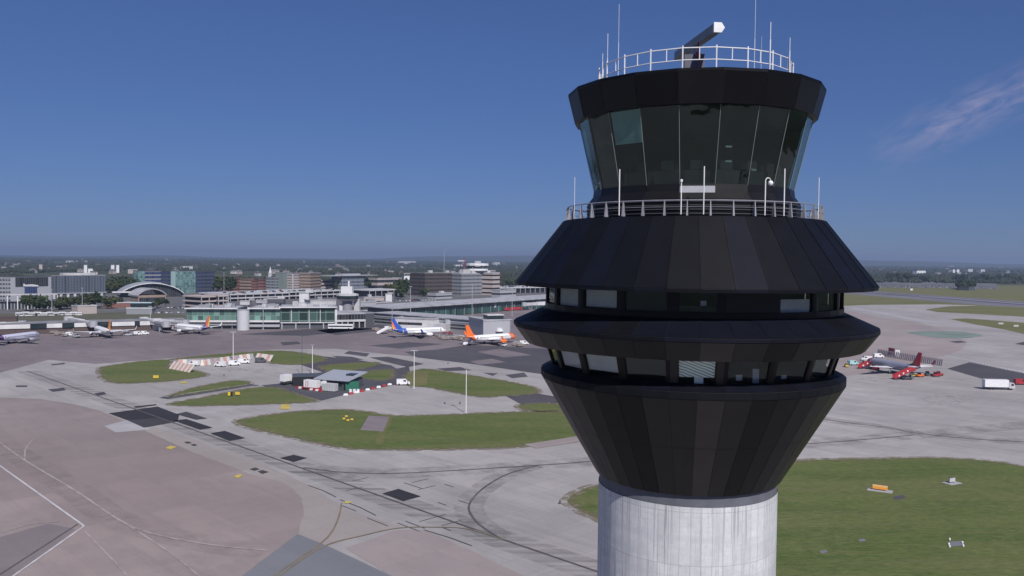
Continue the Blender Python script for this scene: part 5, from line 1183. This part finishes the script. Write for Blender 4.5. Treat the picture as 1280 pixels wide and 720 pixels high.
# bus
g_ = G(426, 411.5); r_ = thing('apron_bus', 'long white bus under the low pier', 'bus', (g_.x, g_.y, ZT), R(2))
MB().box(-8.5, 8.5, -1.4, 1.4, .4, 3.4).build('body', M['white'], r_); MB().box(-8.2, 8.2, -1.43, 1.43, 1.5, 2.4).build('window_band', M['glassdark'], r_); wheels(r_, (-6, 5.6), 1.3, .5)
for k in range(11):
    px = (24, 32, 40, 47, 55, 63, 70, 78, 86, 92, 99)[k]; o = copy_tree(r_); g_ = G(px, 394.5 - .9 * (k % 2)); o.location = (g_.x, g_.y, .12); o.rotation_euler = (0, 0, R(15 + 8 * math.sin(k * 2.3))); o.scale = (.3, .75, .7)
    o['label'] = 'white minibus in the row before the hotel, ' + ('left half' if k < 5 else 'right half'); o['category'] = 'minibus'; o['group'] = 'white minibuses before the hotel'; o.name = 'parked_minibus'
# light masts
def mast(label, px, yb, yt, mat, head=2.6, r=.17, name='light_mast'):
    g_ = G(px, yb); h = HT(px, yb, yt); r_ = thing(name, label, 'mast', (g_.x, g_.y, ZT), 0)
    MB().bar((0, 0, 0), (0, 0, h), r, r * .6, 10).build('pole', mat, r_)
    MB().box(-.6, .6, -.6, .6, 0, .4).build('base', M['lightgrey'], r_)
    if head:
        hd = MB().box(-head / 2, head / 2, -.08, .08, h - .3, h - .15).build('crossarm', mat, r_)
        for k in range(4): x_ = -head / 2 + head * (k + .5) / 4; MB().box(x_ - .2, x_ + .2, -.4, .05, h - .25, h + .1).build('floodlight', M['lightgrey'], hd)
    return r_
mast('white light mast behind the vans of the small stand', 291.5, 457, 415, M['mastwhite'])
mast('tall thin dark mast left of the black shed', 377.5, 470, 404, M['darkgrey'], 0, .13)
mast('white light mast behind the black shed', 390.5, 468, 431, M['mastwhite'], 1.2)
mast('white light mast at the tip of the concrete triangle', 517.5, 487, 438, M['mastwhite'])
mast('white light mast on the edge of the large grass island', 582.5, 517, 460, M['mastwhite'], 1.2)
for px, yb, yt, lab in ((329, 412, 377, 'pale light mast in front of the glass pier'), (513, 406, 358, 'pale light mast behind the blue tail fin'), (590, 400, 356, 'tall pale mast in front of the long pier'), (640, 395, 362, 'pale mast beyond the pier near the red trucks'), (65, 395, 362, 'pale mast in front of the hotel'), (103, 390, 360, 'pale mast at the right of the hotel car park'), (188, 412, 383, 'pale mast left of the kiosk wall'), (280, 370, 341, 'thin grey mast right of the teal office'), (1137, 362, 352, 'short pole beyond the runway'), (490, 412, 384, 'pale mast at the end of the low pier')):
    mast(lab, px, yb, yt, M['lightgrey'], 2.5, .28)
g_ = G(555, 345); mast('very tall thin mast on the horizon behind the town', 555, 345, 312, M['lightgrey'], 0, .9, 'radio_mast')
g_ = G(1139, 363); r_ = thing('equipment_cabin', 'small white cabin beyond the runway', 'cabin', (g_.x, g_.y, .06), 0); MB().box(-2.4, 2.4, -1.5, 1.5, 0, 3.2).build('wall', M['white'], r_); MB().box(-2.6, 2.6, -1.7, 1.7, 3.2, 3.5).build('roof', M['offwhite'], r_); MB().box(.4, 1.4, -1.56, -1.5, .2, 2.3).build('door', M['grey'], r_)
mast('thin pole with bracket in the concrete triangle', 849, 520, 516, M['lightgrey'], 0, .1) if False else None
# runway-side dark trees + small building far right
block('radar_building', 'dark low building among parked cars beyond the runway', 1199, 362.8, 1211, 363.2, 359, 30, M['darkgrey'], None, 0, M['darkgrey'])
# signs
def sign(label, px, py, w_, h_, mat, rz=0, pad=False, group=None):
    g_ = G(px, py); r_ = thing('airfield_sign', label, 'sign', (g_.x, g_.y, ZT), rz, group)
    MB().box(-w_ / 2, w_ / 2, -.12, .12, .3, .3 + h_).build('sign_face', mat, r_)
    MB().box(-w_ / 2, w_ / 2, -.14, .14, .3 + h_, .36 + h_).build('top_edge', M['darkgrey'], r_)
    for sg in (-1, 1): MB().box(sg * w_ * .35 - .06, sg * w_ * .35 + .06, -.06, .06, 0, .3).build('leg', M['darkgrey'], r_)
    if pad: MB().box(-w_ / 2 - 1, w_ / 2 + 1, -1.2, 1.2, -.05, .06).build('concrete_pad', M['pale'], r_)
    return r_
sign('orange and yellow sign board on a concrete pad in the large right-hand lawn', 1100, 614, 3.0, 1.0, twotone('orange_yellow_board', (.85, .35, .05), (.8, .5, .2), (0, 0, 1), .8), R(-30), True)
sign('white sign board seen from behind on a concrete pad near the lawn edge', 1190, 604.5, 1.8, .9, M['offwhite'], R(25), True)
sign('yellow sign in the left grass island', 195, 474, 2.2, 1.2, M['yellow'])
sign('black and yellow sign on the lawn by the service road, left', 288, 496, 1.6, 1.3, twotone('black_yellow_board', (.75, .5, .03), (.03, .03, .03), (1, 0, 0), .0))
sign('yellow sign on the lawn by the service road, right', 297, 495, 1.6, 1.1, M['yellow'])
for k, (px, py) in enumerate(((430, 526), (435, 528), (440, 527), (433, 523))):
    sign(['left', 'front', 'right', 'rear'][k] + ' one of four small yellow signs on the large grass island', px, py, .8, .6, M['yellow'], group='small yellow signs on the grass island')
o = sheet('concrete_slab', [(1115, 622), (1128, 619), (1133, 623), (1120, 626)], .14, M['darkapron'])
for p4 in ([(1073, 675), (1080, 674), (1083, 677), (1075, 678)], [(1024, 690), (1032, 688), (1035, 691), (1027, 693)], [(1186, 678), (1203, 677), (1205, 683), (1187, 684)]):
    sheet('concrete_slab', p4, .14, M['slate'])
for k, (px, py) in enumerate(((1187, 676), (1186, 682), (1187, 685), (1203, 680), (1204, 684))):
    g_ = G(px, py); o = MB().lathe([(.16, 0), (.18, .25), (.08, .38)], 8, caps=(False, True)).build('ground_light', M['white']); o.location = (g_.x, g_.y, ZT)
    tag(o, 'small white ground light beside the grey slab in the lawn, ' + ('left group' if k < 3 else 'right group'), 'light', 'ground lights in the lawn')
for k in range(20):
    px = 1214 + 68 * k / 19; py = 452 + 15 * k / 19; g_ = G(px, py)
    o = MB().box(-.5, .5, -.22, .22, 0, .4, top=.7).build('marker_block', M['lightgrey']); o.location = (g_.x, g_.y, ZT); tag(o, 'white marker block in the row along the dark asphalt strip at the right', 'barrier', 'white marker blocks')
for k in range(14):
    px = 1180 + 34 * k / 13; py = 444.5 + 7.5 * k / 13; g_ = G(px, py)
    o = MB().box(-.35, .35, -.2, .2, 0, .35, top=.7).build('marker_block', M['lightgrey']); o.location = (g_.x, g_.y, ZT); tag(o, 'small white marker block leading from the slatted fence to the dark strip', 'barrier', 'white marker blocks')
for k, (px, py) in enumerate(((280, 470), (556, 505), (575, 505), (700, 630), (560, 455))):
    g_ = G(px, py); o = MB().lathe([(.3, 0), (.32, .1), (.2, .3), (.12, .7), (.02, .75)], 8).build('traffic_cone', M['darkgrey']); o.location = (g_.x, g_.y, ZT)
    tag(o, 'small dark marker cone ' + ['below the lone white van', 'in the concrete triangle, left', 'in the concrete triangle, right', 'left of the lawn tip by the shaft', 'on the pale taxiway band'][k], 'marker')
g_ = G(1258, 411); sign('pale marker board in the far right grass wedge', 1251, 406, 4, 1.4, M['offwhite']); sign('second pale marker board at the edge of the far right grass wedge', 1270, 409, 4, 1.4, M['offwhite'])

# ------------------------------------------------------------------ trees
def crown_mesh(name, seed, w_, h_, z0, mat, n=420, leaf=.9, shape='round'):
    rr = random.Random(seed); q = MB()
    lobes = [(rr.uniform(-.45, .45) * w_, rr.uniform(-.45, .45) * w_, z0 + h_ * rr.uniform(.2, .85), rr.uniform(.22, .4) * w_) for _ in range(9)]
    if shape == 'tall': lobes = [(rr.uniform(-.15, .15) * w_, rr.uniform(-.15, .15) * w_, z0 + h_ * (k + .5) / 9, w_ * .34 * (1.1 - .08 * k)) for k in range(9)]
    for i in range(n):
        lx, ly, lz, lr = rr.choice(lobes)
        v = Vector((rr.gauss(0, 1), rr.gauss(0, 1), rr.gauss(0, 1))).normalized() * lr * rr.uniform(.6, 1.05)
        c_ = Vector((lx, ly, lz)) + v; s_ = leaf * rr.uniform(.6, 1.5)
        u = Vector((rr.gauss(0, 1), rr.gauss(0, 1), rr.gauss(0, .6))).normalized(); w2 = u.cross(v.normalized() if v.length else Vector((0, 0, 1)))
        w2 = (w2.normalized() if w2.length > 1e-3 else Vector((0, 0, 1)))
        q.add([c_ - u * s_ - w2 * s_ * .6, c_ + u * s_ - w2 * s_ * .7, c_ + u * s_ * .8 + w2 * s_ * .7, c_ - u * s_ * .7 + w2 * s_ * .6], [(0, 1, 2, 3)])
    return q
protos = []
for i, (w_, h_, sh) in enumerate(((9, 9, 'round'), (11, 8, 'round'), (8, 10, 'round'), (5, 15, 'tall'))):
    r_ = thing('tree', 'broad dark green tree in front of the hotel', 'tree', (0, 0, 0), 0, 'trees around the terminal')
    crown_mesh('crown', i, w_, h_, 2.5, None, 520, .8, sh).build('crown', M['leafA'] if i % 2 == 0 else M['leafB'], r_)
    q = MB().bar((0, 0, 0), (0, 0, 4.5), .35, .2); q.bar((0, 0, 3), (1.8, .5, 6), .16, .06).bar((0, 0, 3.2), (-1.5, 1, 6.5), .16, .06).bar((0, 0, 3), (0, -1.6, 6), .15, .05)
    q.build('trunk', M['trunk'], r_); protos.append([r_, False])
def tree(px, py, k, s, label):
    if not protos[k][1]: o = protos[k][0]; protos[k][1] = True
    else: o = copy_tree(protos[k][0])
    g_ = G(px, py); o.location = (g_.x, g_.y, 0); o.rotation_euler = (0, 0, rc.uniform(0, 6.3)); o.scale = (s, s, s * rc.uniform(.85, 1.15)); o['label'] = label
for i, (x, y, s) in enumerate(((33, 389, 1.0), (45, 388, 1.1), (52, 390, .9), (76, 387, .9), (84, 386, 1.0), (93, 387, .9), (103, 385, 1.1), (111, 386, 1.1), (119, 386, 1.15), (127, 384, 1.0), (135, 386, .9), (141, 384, .8), (150, 384, .7), (190, 386, .7), (197, 385, .8), (207, 383, .7), (71, 388, .8), (60, 389, .8))):
    tree(x, y, i % 3, s, 'dark green tree ' + ('below the white canopy' if x < 62 else 'in front of the hotel columns' if x < 130 else 'between the hotel and the kiosk'))
for x, y, s, k, lab in [(rc.uniform(134, 172), rc.uniform(362, 368), rc.uniform(1.1, 1.6), rc.randrange(3), 'tree in the green belt left of the station') for _ in range(16)] + \
        [(rc.uniform(268, 290), rc.uniform(362, 368), rc.uniform(1.1, 1.5), rc.randrange(3), 'tree right of the teal office') for _ in range(10)] + \
        [(rc.uniform(298, 345), rc.uniform(357, 363), rc.uniform(1, 1.4), rc.randrange(3), 'tree among the red brick blocks') for _ in range(16)] + \
        [(rc.uniform(400, 475), rc.uniform(356, 363), rc.uniform(1, 1.4), rc.randrange(3), 'tree behind the blue-grey office') for _ in range(18)] + \
        [(rc.uniform(474, 532), rc.uniform(360, 372), rc.uniform(1, 1.35), rc.randrange(3), 'tree left of the brown terminal office') for _ in range(16)] + \
        [(rc.uniform(622, 740), rc.uniform(352, 358), rc.uniform(1, 1.4), rc.randrange(3), 'tree behind the flat car deck') for _ in range(18)] + \
        [(501, 374, 1.5, 3, 'tall narrow poplar left of the brown terminal office'), (420, 366, 1.1, 3, 'narrow poplar in front of the blue-grey office'), (1212, 361, 1.3, 0, 'dark tree beyond the runway beside the low dark building'), (1206, 361, 1.2, 1, 'dark tree beyond the runway, left of its neighbour')] + [(rc.uniform(1194, 1216), rc.uniform(360.5, 362.4), rc.uniform(.9, 1.5), rc.randrange(3), 'tree in the dark clump beyond the runway') for _ in range(14)] + [(rc.uniform(1050, 1275), rc.uniform(350, 354), rc.uniform(1.1, 1.8), rc.randrange(3), 'tree in the hedge line behind the far car park') for _ in range(34)]:
    tree(x, y, k, s, lab)
# wood mass: suburbs and woods to the horizon
def blob_field(name, pts, mat, rr):
    t = (1 + 5 ** .5) / 2
    iv = np.array([(-1, t, 0), (1, t, 0), (-1, -t, 0), (1, -t, 0), (0, -1, t), (0, 1, t), (0, -1, -t), (0, 1, -t), (t, 0, -1), (t, 0, 1), (-t, 0, -1), (-t, 0, 1)]) / 1.902
    fi = np.array([(0, 11, 5), (0, 5, 1), (0, 1, 7), (0, 7, 10), (0, 10, 11), (1, 5, 9), (5, 11, 4), (11, 10, 2), (10, 7, 6), (7, 1, 8), (3, 9, 4), (3, 4, 2), (3, 2, 6), (3, 6, 8), (3, 8, 9), (4, 9, 5), (2, 4, 11), (6, 2, 10), (8, 6, 7), (9, 8, 1)])
    N = len(pts); V = np.zeros((N, 12, 3))
    for i, (x, y, w_, h_) in enumerate(pts):
        j = 1 + rr.uniform(-.35, .35, (12, 3)); V[i] = iv * j * (w_, w_, h_) + (x, y, h_ * .55)
    V = V.reshape(-1, 3); Fc = (fi[None] + (np.arange(N) * 12)[:, None, None]).reshape(-1, 3)
    me = bpy.data.meshes.new(name); me.from_pydata(V.tolist(), [], Fc.tolist()); me.materials.append(mat); me.update()
    o = bpy.data.objects.new(name, me); COL.objects.link(o); return o
nr = np.random.RandomState(5)
def patchy(x, y): return math.sin(x * .004 + 1.3) + math.sin(y * .0031 + x * .0017) + .8 * math.sin(x * .011 - y * .007) + .6 * math.sin(y * .013)
pts = []
for i in range(26000):
    a = R(nr.uniform(-38, 38)); rr_ = 1250 * (10 ** nr.uniform(0, .92)); x, y = rr_ * math.sin(a), rr_ * math.cos(a)
    if x > 250 and y < 1900: continue
    if x > 600 and y < 2050 : continue
    if x < 250 and y < 1500 and not (x < -820 and False): continue
    if patchy(x, y) < -.35 - (.6 if x > 300 else 0) and rr_ < 6000: continue
    k = max(1, rr_ / 3500); pts.append((x, y, nr.uniform(3.5, 7.5) * k, nr.uniform(4.5, 8) * min(k, 1.3)))
mtw = foliage('woodland_foliage', (.012, .022, .012), (.034, .046, .024))
o = blob_field('woodland', pts, mtw, nr); tag(o, 'dark green woods and garden trees running to the horizon', 'woodland', kind='stuff')
# distant houses
def house_mesh(name, wall, roofm, L=12, W=8, H_=5.5):
    q = MB().box(-L / 2, L / 2, -W / 2, W / 2, 0, H_, 0); q.add([(-L / 2 - .3, -W / 2 - .4, H_), (L / 2 + .3, -W / 2 - .4, H_), (L / 2 + .3, W / 2 + .4, H_), (-L / 2 - .3, W / 2 + .4, H_), (-L / 2, 0, H_ + 3), (L / 2, 0, H_ + 3)], [(0, 1, 5, 4), (2, 3, 4, 5), (0, 4, 3), (1, 2, 5)], 1)
    q.box(-1.0, 0, -.6, .4, H_ + 1.5, H_ + 4, 0)
    for xx in (-4, -1, 2): q.box(xx, xx + 1.6, -W / 2 - .05, -W / 2, 1, 2.4, 2).box(xx, xx + 1.6, -W / 2 - .05, -W / 2, 3.4, 4.7, 2)
    return q.build(name, [wall, roofm, M['glassdark']])
hp = [house_mesh('distant_house', M['offwhite'], M['brown']), house_mesh('distant_house', M['brick'], M['roof']), house_mesh('distant_house', M['pinkwall'], plain('slate_roof', (.12, .12, .14), .7))]
hl = ['white', 'red brick', 'pinkish']; used = [0, 0, 0]
for i in range(150):
    px = rc.uniform(-10, 690) if rc.random() < .7 else rc.uniform(1040, 1285); hy = 323 + (px - 640) * math.tan(ROLL)
    py = hy + rc.uniform(7, 26) if px < 700 else hy + rc.uniform(5, 16)
    g_ = G(px, py); k = rc.choice((0, 0, 1, 2)); o = hp[k]
    if used[k]: o = hp[k].copy(); COL.objects.link(o)
    used[k] = 1; sc_ = rc.uniform(.75, 1.1) * max(1, g_.y / 5000); o.location = (g_.x, g_.y, 0); o.rotation_euler = (0, 0, rc.uniform(-.5, .5)); o.scale = (sc_ * rc.uniform(1, 1.8), sc_, sc_ * 1.3)
    tag(o, hl[k] + ' house among the distant trees ' + ('beyond the runway' if px > 700 else 'behind the terminal'), 'house', 'distant houses among trees')
for x0, x1, yb, yt, lab, mt_ in ((49, 53, 341, 331, 'pair of pinkish tower blocks, distant left', 'pinkwall'), (105, 109, 341, 331.5, 'white tower block above the hotel roof', 'white'), (110, 116, 341, 336, 'low white block beside the distant white tower', 'white'), (139, 143, 341, 331.5, 'white tower block left of the station, first of two', 'white'), (145.5, 149, 341, 331.5, 'white tower block left of the station, second of two', 'white'),
        (160, 172, 342, 337, 'low pinkish building behind the green belt', 'pinkwall'), (227, 241, 338, 333, 'low pale building above the teal office', 'offwhite'), (1146, 1157, 344, 338.5, 'bright white long building beyond the runway', 'white'), (1191, 1193.5, 343, 337, 'small white building beyond the runway, first of a pair', 'white'), (1196, 1199, 343, 337, 'small white building beyond the runway, second of a pair', 'white'),
        (1210, 1216, 342, 336.5, 'pale low building beyond the runway', 'offwhite'), (1226, 1231, 343, 337, 'pale building at the right beyond the runway', 'offwhite'), (1180, 1187, 352, 349.5, 'white marquee roof beside the far car park', 'white'), (85, 92, 330, 326, 'far hazy white building near the horizon, left', 'offwhite'), (500, 520, 330, 326.5, 'far hazy long pale shed near the horizon', 'offwhite'), (570, 578, 334, 331, 'small white block left of the old control cab', 'white'), (618, 625, 332, 328, 'pale hazy building right of the old control cab', 'offwhite'), (505, 512, 352, 345, 'white plant block left of the brown terminal office', 'white')):
    block('distant_building', lab, x0, yb, x1, yb, yt, 20, M[mt_], None, 0, M['rooflt'])

# ------------------------------------------------------------------ light, sky, haze
SUN_EL = 43; SUN_AZ = 160          # azimuth clockwise from +Y
sd = Vector((math.sin(R(SUN_AZ)) * math.cos(R(SUN_EL)), math.cos(R(SUN_AZ)) * math.cos(R(SUN_EL)), math.sin(R(SUN_EL))))
sl = bpy.data.lights.new('sun', 'SUN'); so = bpy.data.objects.new('sun', sl); COL.objects.link(so)
sl.energy = 4.8; sl.angle = R(.5); sl.color = (1, .95, .91); so.rotation_euler = (-sd).to_track_quat('-Z', 'Y').to_euler()
w = bpy.data.worlds.new('World'); scene.world = w; w.use_nodes = True
n = w.node_tree.nodes; l = w.node_tree.links; bg = n['Background']
sk = n.new('ShaderNodeTexSky'); sk.sky_type = 'NISHITA'; sk.sun_disc = False; sk.sun_elevation = R(SUN_EL); sk.sun_rotation = R(SUN_AZ)
sk.altitude = 0; sk.air_density = 1.0; sk.dust_density = .0; sk.ozone_density = 5.0
gm = n.new('ShaderNodeGamma'); gm.inputs[1].default_value = .68; l.new(sk.outputs[0], gm.inputs[0])
tint = mixc(n, l, 1.0, gm.outputs[0], (.425, .59, 1.06), 'MULTIPLY')
# thin cirrus low on the right
tc = n.new('ShaderNodeTexCoord').outputs['Generated']
cd = (fw + (1215 - 640) / F * cr + (360 - 140) / F * cu).normalized()
t1 = (cr * math.cos(R(24)) + cu * math.sin(R(24))); t1 = (t1 - cd * t1.dot(cd)).normalized(); t2 = cd.cross(t1).normalized()
def dotn(v):
    x = n.new('ShaderNodeVectorMath'); x.operation = 'DOT_PRODUCT'; l.new(tc, x.inputs[0]); x.inputs[1].default_value = v; return x.outputs['Value']
u_, v_ = dotn(t1), dotn(t2)
cx = n.new('ShaderNodeCombineXYZ'); l.new(mathn(n, l, 'MULTIPLY', u_, 1.0), cx.inputs[0]); l.new(mathn(n, l, 'MULTIPLY', v_, 3.2), cx.inputs[1])
nz = n.new('ShaderNodeTexNoise'); nz.inputs['Scale'].default_value = 26; nz.inputs['Detail'].default_value = 9; nz.inputs['Roughness'].default_value = .62; nz.inputs['Distortion'].default_value = .5; l.new(cx.outputs[0], nz.inputs['Vector'])
mu = ramp(n, l, mathn(n, l, 'ABSOLUTE', u_), .11, .03); mv = ramp(n, l, mathn(n, l, 'ABSOLUTE', v_), .032, .004)
mask = mathn(n, l, 'MULTIPLY', mu, mv)
cf = mathn(n, l, 'MULTIPLY', mathn(n, l, 'MULTIPLY', ramp(n, l, nz.outputs['Fac'], .36, .66), mask), .6)
fin = mixc(n, l, cf, tint, (3.4, 3.3, 4.9))
l.new(fin, bg.inputs[0]); bg.inputs[1].default_value = .1

hz_ = MB().box(-17500, 17500, -3000, 17500, -2, 160).build('haze', None) if False else None
q = MB().box(-17500, 17500, -3000, 17500, -2, 160)
mt = bpy.data.materials.new('haze_air'); mt.use_nodes = True; n = mt.node_tree.nodes; l = mt.node_tree.links; n.clear()
out = n.new('ShaderNodeOutputMaterial'); pv = n.new('ShaderNodeVolumePrincipled'); pv.inputs['Color'].default_value = (.52, .66, .93, 1); pv.inputs['Density'].default_value = 1.0e-4; pv.inputs['Anisotropy'].default_value = .2
l.new(pv.outputs[0], out.inputs['Volume'])
o = q.build('haze', mt); tag(o, 'thin blue haze fading the distance', 'haze', kind='stuff')

scene.view_settings.view_transform = 'Standard'; scene.view_settings.look = 'None'; scene.view_settings.exposure = 0; scene.view_settings.gamma = 1
scene.cycles.volume_bounces = 0
scene.cycles.transparent_max_bounces = 16
